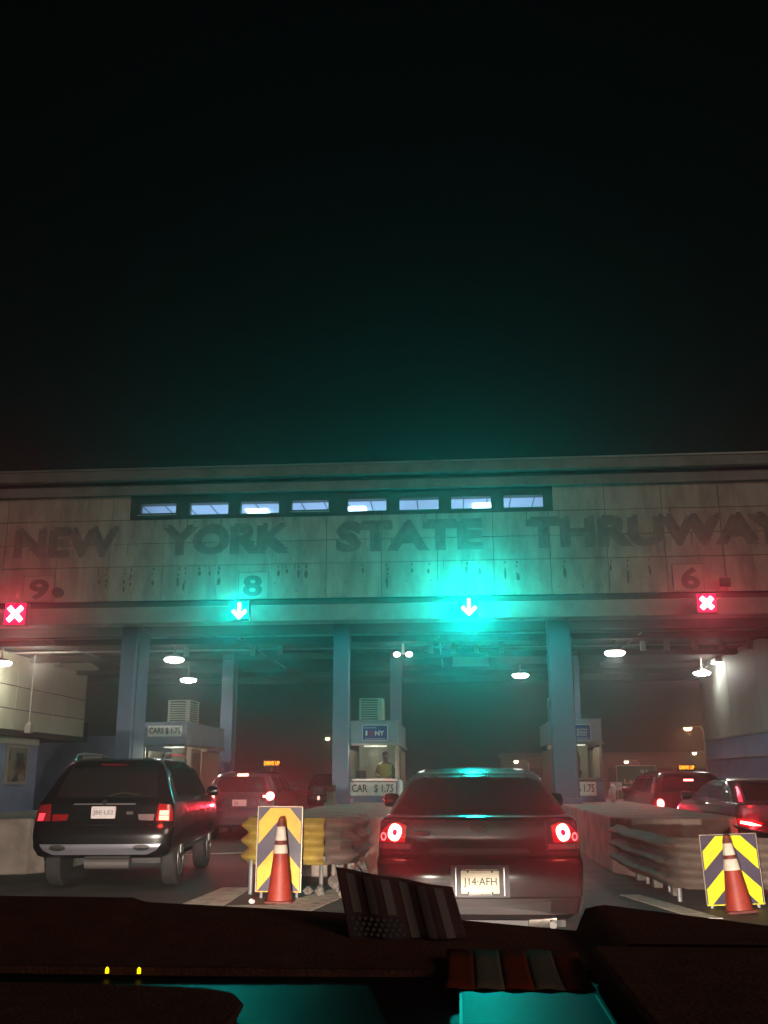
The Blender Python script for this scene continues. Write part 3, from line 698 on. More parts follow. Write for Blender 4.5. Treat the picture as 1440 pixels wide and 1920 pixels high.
def arch(t, x, y, r, s):
    m = MB(); n = 16; vs = [(x, y, r)]
    for k in range(n + 1):
        a = pi * k / n; vs.append((x, y + (r + .06) * cos(a), max(.2, r * .98 + (r + .06) * sin(a))))
    vs += [(x, y - r - .06, .24), (x, y + r + .06, .24)]
    m.add(vs, [(0, k + 1, k + 2) if s > 0 else (0, k + 2, k + 1) for k in range(n)])
    return m

def car(name, loc, rz, label, body, glass, paint, spec, group='cars queueing at the toll lanes'):
    t = thing(name, loc, label, spec.get('cat', 'car'), group, rz)
    m = MB(); stack(m, body); m.build('body', paint, t, smooth=True, local=True)
    m = MB(); stack(m, glass); m.build('roof', paint, t, smooth=True, local=True)
    bz0, bz1 = glass[0][0], glass[-1][0]
    # rear window
    rw = spec['rear_window']; patch(glass, rw, off=.006, rings=6, dens=6).build('rear_window', M['carglass'], t, smooth=True, local=True)
    for s in (-1, 1):
        for (y0, y1, z0, z1, s0, s1) in spec['side_windows']:
            sidepatch(glass, s, y0, y1, z0, z1, .004, s0, s1).build('side_window', M['carglass'], t, smooth=True, local=True)
        wr = spec.get('wheel_r', .33)
        for wy in spec['wheels']:
            W = lv(body, .5)[0]
            ar = arch(t, s * (W + .004), wy, wr, s); ar.build('wheel_arch', M['darkplastic'], t, local=True)
            wheel(t, s * (W - .09), wy, wr, s)
        mz = bz0 + .08; my = spec['mirror_y']; W = lv(body, bz0 - .05)[0]
        mm = MB(); mm.lathex([(.02, -.10), (.07, -.08), (.085, 0), (.07, .08), (.02, .10)], s * (W + .10), my, mz, 12)
        mm.build('wing_mirror', paint, t, smooth=True, local=True)
    return t

# --- the dark sedan ahead
SB = [(.24, .78, .14, 4.95, .18), (.30, .86, .05, 4.98, .20), (.44, .895, .015, 5.02, .22), (.448, .90, -.005, 5.02, .22), (.60, .912, -.012, 5.05, .22),
      (.71, .918, .0, 5.05, .22), (.745, .915, .04, 5.03, .22), (.775, .91, .105, 5.0, .20), (.92, .905, .115, 4.8, .20), (1.03, .892, .10, 4.6, .20), (1.075, .88, .085, 4.3, .20), (1.10, .86, .11, 4.2, .24), (1.115, .83, .22, 4.1, .3)]
SG = [(1.10, .855, .42, 4.1, .30), (1.18, .81, .62, 3.9, .30), (1.30, .745, .92, 3.6, .30), (1.42, .69, 1.22, 3.3, .30), (1.49, .64, 1.45, 3.1, .32), (1.53, .56, 1.75, 2.9, .35), (1.55, .42, 2.1, 2.7, .3)]
grey = mat('dark grey car paint', (.024, .021, .022), .13, .0, c2=(.030, .026, .027), scale=120, spec=.34)
sd = car('sedan', (.165, 9.0, 0), 0, 'dark grey sedan with lit ring tail lamps stopped right ahead', SB, SG, grey, dict(
    rear_window=[(-.66, 1.14), (.66, 1.14), (.60, 1.32), (.52, 1.465), (-.52, 1.465), (-.60, 1.32)],
    side_windows=[(1.45, 2.3, 1.15, 1.44, .25, .1), (2.4, 3.4, 1.15, 1.44, 0, -.35)], wheels=(1.1, 3.95), mirror_y=3.3, wheel_r=.33))
def part(mb, name, m, parent, **k): return mb.build(name, m, parent, local=True, **k)
bp = part(patch(SB, [(-.89, .30), (.89, .30), (.90, .43), (-.90, .43)], off=.004, rings=3, dens=12), 'bumper', mat('lower bumper plastic', (.040, .037, .037), .45, c2=(.05, .045, .045), scale=60), sd, smooth=True)
for s in (-1, 1):
    o = [(s * .645, 1.03), (s * .72, 1.062), (s * .80, 1.045), (s * .87, .985), (s * .893, .93), (s * .893, .886), (s * .665, .886), (s * .655, .93)]
    tl = part(patch(SB, o, off=.008, rings=5), 'tail_lamp', M['lampred'], sd, smooth=True)
    part(patch(SB, [(s * .75 + .062 * cos(a) * (1 - .12 * sin(2 * a) * s), .972 + .076 * sin(a)) for a in [2 * pi * k / 20 for k in range(20)]], cen=(s * .75, .972), off=.014, inner=.36, rings=3, dens=1), 'brake_ring', M['brake'], tl, smooth=True)
    part(patch(SB, ell(s * .75, .972, .024, .026, 14), off=.013, rings=2, dens=1), 'lamp_core', M['brakecore'], tl, smooth=True)
    part(patch(SB, ell(s * .855, .935, .026, .036, 16), cen=(s * .855, .935), off=.014, inner=.68, rings=2, dens=1), 'marker_ring', mat('marker ring glow', (1, .2, .2), emit=(1, .25, .28), estr=1.8), tl, smooth=True)
    part(patch(SB, [(s * .61, .832), (s * .895, .832), (s * .893, .880), (s * .61, .874)], off=.009, rings=2), 'reverse_lens', M['clearlens'], sd, smooth=True)
    light('brake_light', 'POINT', (s * .78, -.25, .98), 2, (1, .03, .03), sd, local=True, shadow_soft_size=.06)
    light('brake_beam', 'SPOT', (s * .75, -.06, .972), 70, (1, .02, .04), sd, local=True, rot=(R(-92), 0, 0), spot_size=R(70), spot_blend=1, shadow_soft_size=.05)
pr = part(MB().xz(rrect(-.255, .255, .445, .705, .012), -.022, .02), 'plate_recess', M['darkplastic'], sd)
lp = part(MB().xz([(-.165, .478), (.165, .478), (.165, .662), (-.165, .662)], -.030, -.0225), 'licence_plate', M['plate'], sd)
pf = MB()
pf.box(-.192, .192, -.034, -.0305, .462, .478).box(-.192, .192, -.034, -.0305, .664, .678).box(-.192, -.167, -.034, -.0305, .478, .664).box(.167, .192, -.034, -.0305, .478, .664)
part(pf, 'plate_frame', M['darkplastic'], lp)
part(MB().box(-.213, -.205, -.036, -.0225, .46, .69).box(.205, .213, -.036, -.0225, .46, .69), 'recess_edge', M['chrome'], pr)
text('J14·AFH', -.143, .143, .525, .605, -.0305, M['black'], 'plate_number', lp, ext=.002, local=True)
text('NEW JERSEY', -.08, .08, .642, .656, -.0305, mat('plate small print', (.6, .5, .2), .6), 'plate_state', lp, ext=.002, local=True)
text('SUPERIOR CHEVROLET', -.155, .155, .6665, .6755, -.0345, M['white'], 'frame_text', lp, ext=.001, local=True)
text('GARDEN STATE', -.10, .10, .4645, .4745, -.0345, M['white'], 'frame_text', lp, ext=.001, local=True)
for px_ in (-.105, .105):
    for pz_ in (.655, .484): part(MB().xz(ell(px_, pz_, .009, .009, 10), -.036, -.031), 'plate_screw', M['darkplastic'], lp)
bd = MB(); bd.box(-.58, -.43, .090, .118, .945, .975); part(bd, 'name_badge', mat('dull name badge', (.12, .11, .11), .5), sd)
text('IMPALA', -.575, -.435, .948, .972, .0895, M['black'], 'badge_text', sd, ext=.002, local=True)
part(MB().xz([(-.075, 1.012), (-.03, 1.012), (-.03, 1.026), (.03, 1.026), (.03, 1.012), (.075, 1.012), (.065, .990), (.03, .990), (.03, .976), (-.03, .976), (-.03, .976), (-.03, .990), (-.065, .990)], .086, .108), 'emblem', mat('dark chrome', (.12, .10, .09), .45, .2), sd)
for z_ in (.795,): part(patch(SB, [(-.58, z_ - .003), (.58, z_ - .003), (.58, z_ + .003), (-.58, z_ + .003)], off=.001, rings=2, dens=10), 'trunk_seam', M['darkplastic'], sd)
part(patch(SB, [(-.45, .80), (.45, .80), (.42, .835), (-.42, .835)], off=.004, rings=2, dens=10), 'trunk_handle', M['darkplastic'], sd, smooth=True)
ex = MB(); ex.tube([(.42, .22, .26), (.66, .22, .26)], .085, 14); part(ex, 'muffler', mat('muffler metal', (.55, .5, .45), .4, .7, c2=(.3, .27, .24), scale=8), sd, smooth=True)
ex = MB(); ex.tube([(.60, .30, .23), (.62, .06, .215)], .032, 14); part(ex, 'tailpipe', M['rim'], sd, smooth=True)
part(MB().box(-.75, .75, .3, 4.6, .17, .24), 'underbody', M['darkplastic'], sd)
part(MB().box(-.34, -.16, 1.30, 1.34, 1.22, 1.30), 'rear_seat_item', M['paper'], sd)

for s in (-1, 1):
    part(patch(SB, [(s * .592, .80), (s * .600, .80), (s * .600, 1.06), (s * .592, 1.06)], off=.002, rings=1, dens=8), 'trunk_seam', M['darkplastic'], sd)
    part(patch(SB, [(s * .60, .795), (s * .90, .795), (s * .90, .802), (s * .60, .802)], off=.002, rings=1, dens=8), 'bumper_seam', M['darkplastic'], sd)
part(patch(SG, [(-.16, 1.445), (.16, 1.445), (.15, 1.462), (-.15, 1.462)], off=.010, rings=1, dens=4), 'high_brake_lamp', M['lampdim'], sd)
# --- black suv to the left
VB = [(.42, .80, .22, 4.4, .15), (.46, .86, .06, 4.5, .18), (.56, .915, .0, 4.62, .20), (.72, .93, -.01, 4.65, .20), (.80, .935, .01, 4.65, .20), (.90, .93, .07, 4.62, .18), (1.0, .925, .10, 4.55, .18), (1.12, .91, .13, 4.3, .18), (1.17, .89, .18, 4.1, .2)]
VG = [(1.165, .885, .19, 3.9, .20), (1.3, .83, .27, 3.7, .20), (1.5, .75, .40, 3.4, .22), (1.63, .68, .52, 3.1, .24), (1.70, .62, .66, 2.9, .26), (1.73, .5, .95, 2.7, .3)]
blackp = mat('black car paint', (.007, .006, .007), .25, .1, c2=(.010, .009, .010), scale=90, coat=.5, spec=.4)
sv = car('suv', (-4.75, 13.15, 0), R(6), 'black suv with silver lower bumper and roof rails at the left', VB, VG, blackp, dict(cat='suv',
    rear_window=[(-.68, 1.20), (.68, 1.20), (.66, 1.35), (.58, 1.60), (-.58, 1.60), (-.66, 1.35)],
    side_windows=[(.75, 1.5, 1.2, 1.6, .1, 0), (1.58, 2.4, 1.2, 1.6, 0, 0), (2.48, 3.5, 1.2, 1.6, 0, -.4)], wheels=(1.0, 3.75), mirror_y=3.2, wheel_r=.37))
sk_ = [(-.80, .60), (.62, .60), (.74, .60), (.70, .52), (.58, .465), (-.58, .465), (-.72, .50)]
part(patch(VB, [(-.80, .61), (.80, .61), (.74, .53), (.62, .475), (-.62, .475), (-.74, .53)], off=.022, rings=4, dens=8), 'skid_plate', mat('silver bumper', (.22, .22, .26), .3, .5, coat=.3), sv, smooth=True)
for s in (-1, 1):
    part(patch(VB, ell(s * .55, .565, .11, .04, 16), off=.032, rings=2, dens=1), 'exhaust_opening', M['darkplastic'], sv)
    o = [(s * .72, 1.12), (s * .88, 1.10), (s * .915, 1.0), (s * .915, .89), (s * .70, .90)]
    tl = part(patch(VB, o, off=.008, rings=4), 'tail_lamp', M['lampdim'], sv, smooth=True)
    g_ = [(s * .74, 1.03), (s * .855, 1.03), (s * .865, .905), (s * .74, .91)]
    if s > 0:
        part(patch(VB, g_, off=.013, rings=3), 'lit_segment', mat('lit suv tail lamp', (1, .2, .2), emit=(1, .12, .07), estr=7), tl, smooth=True)
        part(patch(VB, [(s * .74, .966), (s * .865, .964), (s * .865, .972), (s * .74, .974)], off=.016, rings=1), 'divider', M['brakecore'], tl)
        light('tail_light', 'POINT', (s * .80, -.05, .97), 3, (1, .04, .03), sv, local=True, shadow_soft_size=.05)
    else:
        part(patch(VB, [(s * .78, 1.0), (s * .87, 1.0), (s * .88, .905), (s * .80, .91)], off=.013, rings=3), 'lit_segment', mat('weak suv tail lamp', (1, .1, .1), emit=(1, .02, .06), estr=1.3), tl, smooth=True)
    part(patch(VB, [(s * .46, .985), (s * .68, .985), (s * .67, .90), (s * .48, .91)], off=.010, rings=2), 'inner_lamp', M['clearlens'] if s > 0 else M['lampdim'], sv, smooth=True)
    rl_ = MB(); rl_.tube([(s * .62, .75, 1.69), (s * .62, .85, 1.775), (s * .62, 1.2, 1.80), (s * .62, 2.2, 1.80), (s * .62, 2.6, 1.77), (s * .62, 2.75, 1.70)], .018, 8)
    part(rl_, 'roof_rail', M['rim'], sv, smooth=True)
lp = part(MB().xz(rrect(-.16, .16, .93, 1.085, .012), .070, .110), 'licence_plate', M['platewhite'], sv)
text('JBE·LE2', -.135, .135, .965, 1.035, .069, mat('faint plate digits', (.16, .13, .14), .6), 'plate_number', lp, bold=.01, local=True)
part(patch(VB, [(-.42, 1.105), (.42, 1.105), (.40, 1.125), (-.40, 1.125)], off=.012, rings=2, dens=8), 'handle_strip', M['rim'], sv, smooth=True)
part(MB().xz(ell(0, 1.14, .035, .035, 16), .115, .15), 'emblem', M['chrome'], sv)
part(patch(VG, [(-.18, 1.625), (.18, 1.625), (.18, 1.645), (-.18, 1.645)], off=.01, rings=1), 'high_brake_lamp', M['lampdim'], sv)
part(MB().box(-.60, .60, 1.2, 4.3, .28, .43), 'underbody', M['darkplastic'], sv)
wp = [(.02, 1.215), (.20, 1.26), (.44, 1.235)]
part(MB().tube([(x_, rear_y(VG, x_, z_) - .03, z_) for x_, z_ in wp], .010, 6), 'rear_wiper', M['darkplastic'], sv)
part(patch(VB, [(-.66, .845), (.66, .845), (.66, .852), (-.66, .852)], off=.002, rings=1, dens=10), 'tailgate_seam', M['darkplastic'], sv)
part(MB().lathex([(.02, -.04), (.02, .04)], .35, .09, 1.00, 8), 'badge', M['rim'], sv)
part(MB().tube([(-.3, .5, .33), (.3, .5, .33)], .07, 12), 'muffler', mat('suv muffler', (.10, .09, .085), .6, .2), sv, smooth=True)

# --- crossover waiting ahead in the suv's lane
CB = [(.28, .78, .14, 4.4, .15), (.36, .86, .03, 4.5, .2), (.55, .89, .0, 4.5, .2), (.70, .90, .02, 4.5, .2), (.76, .89, .07, 4.4, .2), (.95, .88, .09, 4.3, .2), (1.08, .86, .12, 4.1, .2)]
CG = [(1.075, .85, .13, 3.7, .2), (1.25, .79, .22, 3.5, .2), (1.45, .70, .34, 3.2, .22), (1.55, .62, .46, 2.9, .24), (1.60, .48, .75, 2.6, .3)]
silver = mat('silver car paint', (.07, .07, .085), .3, .5, c2=(.085, .085, .10), scale=80, coat=.8)
cs = dict(rear_window=[(-.64, 1.12), (.64, 1.12), (.60, 1.3), (.52, 1.47), (-.52, 1.47), (-.60, 1.3)], side_windows=[(.6, 1.4, 1.1, 1.46, .1, 0), (1.48, 2.4, 1.1, 1.46, 0, 0), (2.46, 3.3, 1.1, 1.46, 0, -.4)], wheels=(.9, 3.5), mirror_y=3.0, wheel_r=.33)
def lamps(t, levels, xs, z, r, hi=None, hz=(1.5, 1.53), hw=.12, lit=(True, True), pw=5, g=None, rz_=None):
    for s, on in zip((-1, 1), lit):
        o = [(s * .62, z + .10), (s * .80, z + .11), (s * .86, z + .02), (s * .865, z - .10), (s * .66, z - .09)]
        tl = part(patch(levels, o, off=.008, rings=4), 'tail_lamp', M['lampred'] if on else M['lampdim'], t, smooth=True)
        if on:
            part(patch(levels, ell(s * xs, z, r, rz_ or r, 16), off=.014, rings=2, dens=1), 'brake_glow', M['brake'], tl, smooth=True)
            light('brake_light', 'POINT', (s * xs, -.12, z), pw * .12, (1, .03, .04), t, local=True, shadow_soft_size=.06)
            light('brake_beam', 'SPOT', (s * xs, -.07, z), pw * 8, (1, .02, .05), t, local=True, rot=(R(-90), 0, math.atan(-t.location.x / t.location.y) - t.rotation_euler.z), spot_size=R(34), spot_blend=1, shadow_soft_size=.06)
    if g:
        part(patch(g, [(-hw, hz[0]), (hw, hz[0]), (hw, hz[1]), (-hw, hz[1])], off=.012, rings=2), 'high_brake_lamp', M['brake'], t)
c3 = car('crossover', (-5.3, 24.0, 0), R(2), 'silver crossover with bright brake lamps ahead of the black suv', CB, CG, silver, cs)
lamps(c3, CB, .73, 1.02, .10, g=CG, hz=(1.49, 1.545), hw=.13, pw=22)
part(patch(CB, [(.56, .99), (.66, 1.0), (.66, 1.035), (.56, 1.04)], off=.016, rings=1), 'reverse_lamp', M['brake'], c3)
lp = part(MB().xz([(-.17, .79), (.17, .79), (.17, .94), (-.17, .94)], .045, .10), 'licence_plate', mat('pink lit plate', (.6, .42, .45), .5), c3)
text('FA', -.12, -.02, .82, .90, .044, M['black'], 'plate_number', lp, local=True)
for s in (-1, 1): part(patch(CB, [(s * .36, .98), (s * .375, .98), (s * .50, .78), (s * .485, .78)], off=.012, rings=1), 'hatch_trim', M['chrome'], c3)
# --- minivan in the right lane and a sedan behind it
wine = mat('dark red car paint', (.040, .012, .014), .28, .3, c2=(.05, .016, .018), scale=80, coat=.9)
c5 = car('minivan', (5.22, 23.0, 0), 0, 'dark minivan with lit high brake lamp in the right lane', CB, [(a[0] - .03,) + a[1:] for a in CG], wine, cs)
lamps(c5, CB, .70, .86, .075, g=[(a[0] - .03,) + a[1:] for a in CG], hz=(1.35, 1.385), hw=.105, lit=(True, True), pw=20, rz_=.10)
PB = [(a[0] * .93,) + a[1:] for a in SB]; PG = [(a[0] * .90 + .03,) + a[1:] for a in SG]
c6 = car('sedan', (5.38, 16.6, 0), R(0), 'dark sedan at the right edge with a slanted lit tail lamp', PB, PG, mat('dark blue car paint', (.035, .03, .04), .28, .4, c2=(.042, .036, .048), scale=80, coat=.9), dict(
    rear_window=[(-.62, 1.06), (.62, 1.06), (.56, 1.2), (.50, 1.33), (-.50, 1.33), (-.56, 1.2)], side_windows=[(1.45, 2.3, 1.08, 1.32, .25, .1), (2.4, 3.4, 1.08, 1.32, 0, -.35)], wheels=(1.1, 3.95), mirror_y=3.3, wheel_r=.32))
for s in (-1, 1):
    o = [(s * .50, .72), (s * .70, .76), (s * .88, .80), (s * .905, .74), (s * .88, .68), (s * .62, .66)]
    tl = part(patch(PB, o, off=.008, rings=4), 'tail_lamp', M['lampred'], c6, smooth=True)
    part(patch(PB, [(s * .56, .685), (s * .70, .73), (s * .85, .755), (s * .86, .715), (s * .70, .68)], off=.014, rings=2), 'brake_glow', M['brake'], tl, smooth=True)
    light('brake_light', 'POINT', (s * .72, -.12, .72), 22, (1, .03, .04), c6, local=True, shadow_soft_size=.06)
part(patch(PG, [(-.10, 1.07), (.10, 1.07), (.10, 1.09), (-.10, 1.09)], off=.012, rings=1), 'high_brake_lamp', M['brake'], c6)
# --- dark far car
c4 = car('hatchback', (-5.55, 42.0, 0), R(-4), 'dark hatchback far down the lane with an amber lamp lit', CB, CG, blackp, cs)
lamps(c4, CB, .70, .80, .05, lit=(False, False))
part(patch(CB, ell(.74, .82, .06, .10, 12), off=.02, rings=1, dens=1), 'indicator', M['orangelamp'], c4)
part(patch(CB, ell(-.35, .62, .06, .09, 12), off=.02, rings=1, dens=1), 'reflector', mat('glowing reflector', (.9, .7, .6), emit=(1, .7, .6), estr=1.5), c4)  # reflected light put in as emission, no lamp here

# ------------------------------------------------------------------ guard rails
def rail(pathL, z0, name, m, parent, crump=0.0, seed=1):
    rnd = random.Random(seed); H = .58
    prof = []
    for k in range(31):
        q = k / 30; prof.append((q * H, .095 * (.5 - .5 * cos(q * 2 * pi * 3))))
    pts = [Vector((a, b, 0)) for a, b in pathL]; vs = []; n = len(pts)
    for i, p in enumerate(pts):
        d = (pts[min(i + 1, n - 1)] - pts[max(i - 1, 0)]).normalized(); nn = Vector((d.y, -d.x, 0))
        k_ = crump * rnd.uniform(-1, 1)
        for h, o in prof:
            q = p + nn * (o * (1 + k_ * 2) + k_ * .09 * sin(h * 9 + i)); vs.append((q.x, q.y, z0 + h + k_ * .05))
    m_ = len(prof); fs = [(i * m_ + j, (i + 1) * m_ + j, (i + 1) * m_ + j + 1, i * m_ + j + 1) for i in range(n - 1) for j in range(m_ - 1)]
    mb = MB(); mb.add(vs, fs); return mb.build(name, m, parent, smooth=True, solid=.006)
def arc(cx, cy, r, a0, a1, n): return [(cx + r * cos(R(a0 + (a1 - a0) * k / n)), cy + r * sin(R(a0 + (a1 - a0) * k / n))) for k in range(n + 1)]
gl = thing('guard_rail', (-2.1, 13.4, 0), 'yellow triple corrugated guard rail wrapped round the left island end', 'guard rail', 'guard rails at the island ends')
rail([(-2.86, 15.6), (-2.82, 14.6)] + arc(-2.55, 13.45, .27, 180, 265, 8) + [(-2.3, 13.16), (-1.95, 13.14), (-1.75, 13.12)], .36, 'yellow_rail', M['railyellow'], gl)
rail([(-1.752, 13.10), (-1.65, 13.14), (-1.55, 13.10), (-1.46, 13.2), (-1.42, 13.3), (-1.47, 13.45), (-1.38, 13.7), (-1.44, 14.2), (-1.36, 14.6), (-1.40, 15.3)], .37, 'crumpled_rail', M['railgrey'], gl, .35, 3)
for px_, py_ in ((-2.72, 13.05), (-1.82, 13.20), (-1.62, 13.3), (-2.80, 15.0), (-1.5, 14.6)):
    MB().tube([(px_, py_ + .12, 0), (px_, py_ + .12, .42)], .028, 8).build('post', M['pole'], gl)
bo = MB()
for bx_ in (-2.3, -1.98, -1.80, -1.68):
    for bz_ in (.455, .65, .845): bo.lathe([(.014, bz_ - .012), (.018, bz_), (.014, bz_ + .012)], bx_, 13.13 - .015, 8)
bo.build('bolts', M['pole'], gl)
gr_ = thing('guard_rail', (3.2, 13, 0), 'scraped grey guard rail along the right island end', 'guard rail', 'guard rails at the island ends')
rail([(2.42, 16.2), (2.44, 15.4), (2.40, 14.6), (2.47, 13.9), (2.50, 13.2)] + arc(2.85, 12.75, .33, 180, 262, 8) + [(3.2, 12.42), (3.55, 12.42)] + arc(3.7, 12.7, .28, -80, 0, 6) + [(4.0, 14), (4.1, 15.6)], .16, 'rail', M['railgrey'], gr_, .12, 5)
for px_, py_ in ((2.62, 12.55), (2.72, 13.6), (2.62, 14.6), (3.85, 12.75)):
    MB().tube([(px_, py_ + .1, 0), (px_, py_ + .1, .22)], .03, 8).build('post', M['pole'], gr_)
blk = []
for px_, py_, sx, sz in ((2.62, 15.1, .16, .30), (2.66, 14.15, .12, .34), (2.7, 13.2, .10, .30)):
    MB().box(px_ - sx / 2, px_ + sx / 2, py_, py_ + .15, 0, sz).build('block', M['rubble'], gr_, bevel=.01)

# ------------------------------------------------------------------ chevron boards
def clip(poly, a, b, c):     # keep a*x + b*z <= c
    out = []
    for i in range(len(poly)):
        p, q = poly[i], poly[(i + 1) % len(poly)]; dp = a * p[0] + b * p[1] - c; dq = a * q[0] + b * q[1] - c
        if dp <= 0: out.append(p)
        if dp * dq < 0: t = dp / (dp - dq); out.append((p[0] + (q[0] - p[0]) * t, p[1] + (q[1] - p[1]) * t))
    return out
def board(x0, x1, z0, z1, y, m, label, tilt, slope, starts, bw_):
    xc = (x0 + x1) / 2
    t = thing('chevron_board', (xc, y, 0), label, 'chevron board', 'chevron boards at the island ends'); t.rotation_euler = (0, R(tilt), 0)
    MB().xz([(x0, z0), (x1, z0), (x1, z1), (x0, z1)], y, y + .012).build('board', M['boarddark'], t)
    mb = MB()
    for s in (-1, 1):
        half = [(x0 + .012, z0 + .012), (xc, z0 + .012), (xc, z1 - .012), (x0 + .012, z1 - .012)] if s < 0 else [(xc, z0 + .012), (x1 - .012, z0 + .012), (x1 - .012, z1 - .012), (xc, z1 - .012)]
        for st in starts:    # band: z between st - bw and st at the centre line, falling outwards
            # z + slope*|x-xc| <= st ; >= st - bw
            p = clip(half, s * slope, 1, st + s * slope * xc); p = clip(p, -s * slope, -1, -(st - bw_) - s * slope * xc)
            if len(p) > 2: mb.xz(p, y - .004, y - .0005)
    mb.build('reflective_stripes', m, t)
    MB().box(x0, x1, y - .003, y - .0006, z0, z0 + .011).build('lower_edge', m, t)
    e = MB(); e.box(x0 - .008, x0 - .001, y - .004, y + .012, z0, z1).box(x1 + .001, x1 + .008, y - .004, y + .012, z0, z1).box(x0 - .008, x1 + .008, y - .004, y + .012, z1 + .001, z1 + .008)
    e.build('edge_frame', M['boardedge'], t)
    for lx in (x0 + .06, x1 - .05): MB().tube([(lx, y + .05, 0), (lx, y + .05, z1 - .1)], .022, 8).build('leg', M['pole'], t)
board(-2.56, -2.00, .075, 1.09, 12.72, M['boardyellow'], 'narrow yellow and dark chevron board on the left island end', .5, 1.15, (1.22, .66), .27)
board(2.79, 3.42, .04, .80, 12.0, M['boardlime'], 'wide lime yellow chevron board on the right island end', -2, 1.0, (.93, .52), .21)

# ------------------------------------------------------------------ cones
def cone(x, y, h, r0, label, lean, bands):
    t = thing('traffic_cone', (x, y, 0), label, 'traffic cone', 'traffic cones before the chevron boards'); t.rotation_euler = lean
    rr = lambda z: r0 * (1 - z / h) + .035 * (z / h)
    MB().xy(rrect(x - r0 * 1.12, x + r0 * 1.12, y - r0 * 1.12, y + r0 * 1.12, .05), .0, .03).build('base', M['conedark'], t, bevel=.006)
    zs = [.031 + (h - .03) * k / 16 for k in range(17)]
    m = MB(); m.lathe([(rr(z), z) for z in zs] + [(.02, h)], x, y, 32); m.build('cone_body', M['cone'], t, smooth=True)
    for a, b in bands:
        m = MB(); m.lathe([(rr(a) + .001, a), (rr(a) + .005, a + .004), (rr(b) + .005, b - .004), (rr(b) + .001, b)], x, y, 32); m.build('reflective_collar', M['collar'], t, smooth=True)
    m = MB(); m.lathe([(rr(h * .92) + .006, h * .90), (rr(h * .93) + .008, h * .93), (.03, h + .01)], x, y, 24); m.build('cap', M['conedark'], t, smooth=True)
    m = MB(); m.lathe([(rr(bands[0][1]) + .006, bands[0][1] + .005), (rr(bands[1][0]) + .006, bands[1][0] - .005)], x, y, 32); m.build('dirty_band', M['conedark'], t, smooth=True)
cone(-2.19, 12.35, .96, .155, 'tall faded orange traffic cone before the left chevron board', (0, R(0), 0), ((.56, .66), (.71, .88)))
cone(3.06, 11.7, .80, .15, 'leaning orange traffic cone before the right chevron board', (R(-2), R(-5), 0), ((.44, .56), (.60, .76)))

# ------------------------------------------------------------------ rubble at the left island
def chunk(x, y, z, s, i, nm='concrete_chunk', label=None, m=None):
    rnd = random.Random(i); n = 8; vs = []
    for a in range(5):
        for k in range(n):
            th = 2 * pi * k / n; ph = -pi / 2 + pi * (a + .5) / 5; q = s * rnd.uniform(.65, 1.15); vs.append((x + q * cos(ph) * cos(th), y + q * cos(ph) * sin(th), max(0.003, z + q * .9 * sin(ph))))
    fs = [(i_ * n + k, i_ * n + (k + 1) % n, (i_ + 1) * n + (k + 1) % n, (i_ + 1) * n + k) for i_ in range(4) for k in range(n)] + [tuple(range(n))[::-1], tuple(range(4 * n, 5 * n))]
    mb = MB(); mb.add(vs, fs); o = mb.build(nm, m or M['rubble']); return tag(o, label, 'rubble', 'broken concrete under the left guard rail')
rl_l = ['largest broken concrete lump right of the yellow rail', 'upright concrete shard under the crumpled rail', 'small concrete lump just right of the left board', 'concrete lump low beside the road paint', 'flat concrete piece behind the left cone', 'pale concrete lump leaning on the crumpled rail']
for i, (x, y, z, s) in enumerate([(-1.35, 13.0, .25, .13), (-1.62, 13.0, .16, .09), (-1.78, 12.9, .07, .07), (-1.45, 12.75, .07, .09), (-1.95, 13.1, .05, .07), (-1.28, 13.25, .42, .11)]):
    chunk(x, y, z if i != 5 else .30, s, i + 3, label=rl_l[i])
tag(chunk(-2.50, 12.2, .025, .035, 40, 'crumpled_cup', None, M['white']), 'small white crumpled cup left of the orange cone', 'litter')['group'] = 'litter'

# ------------------------------------------------------------------ far street furniture
def street_lamp(x, y, h, label, m, power, color, r=.16):
    t = thing('street_lamp', (x, y, 0), label, 'street lamp', 'street lamps beyond the toll plaza')
    MB().tube([(x + .9, y, 0), (x + .9, y, h * .95), (x + .7, y, h + .12), (x + .2, y, h + .12)], .07, 8, .04).build('pole', M['pole'], t, smooth=True)
    MB().lathe([(.05, h + .16), (r, h + .10), (r * 1.1, h + .04)], x, y, 14).build('lamp_hood', M['pole'], t, smooth=True)
    MB().lathe([(r, h + .038), (r * .9, h - .06), (r * .3, h - .12)], x, y, 14).build('lamp_bulb', m, t, smooth=True)
    light('street_light', 'POINT', (x, y, h - .3), power, color, t, shadow_soft_size=.2)
street_lamp(13.2, 58, 4.1, 'bright orange street lamp left of the right building', M['streeton'], 60, (1, .5, .2), .24)
street_lamp(17.4, 75, 3.1, 'small street lamp below the bright orange one', M['streetwhite'], 40, (1, .7, .4))
street_lamp(12.4, 75, 2.5, 'small street lamp above the green road sign', M['streetwhite'], 40, (1, .7, .4))
street_lamp(4.3, 75, 2.55, 'small street lamp over the roof of the dark sedan', M['streetwhite'], 30, (1, .7, .4))
street_lamp(-9.9, 75, 4.3, 'small warm street lamp left of the middle column', M['streetwhite'], 30, (1, .75, .4))
ab = thing('beacon', (5.0, 58, 0), 'small amber beacon left of the right toll booth', 'beacon')
MB().box(4.85, 5.15, 58, 58.1, 2.2, 2.55).build('lamp', M['amber'], ab); MB().box(4.96, 5.04, 58.02, 58.1, 0, 2.2).build('post', M['pole'], ab)
gs = thing('road_sign', (8.9, 50, 0), 'green highway sign behind the right toll booth', 'road sign')
MB().box(7.75, 9.7, 50, 50.05, .35, 1.98).build('sign_edge', M['white'], gs); MB().box(7.78, 9.67, 49.985, 49.999, .38, 1.95).build('sign_face', M['signgreen'], gs)
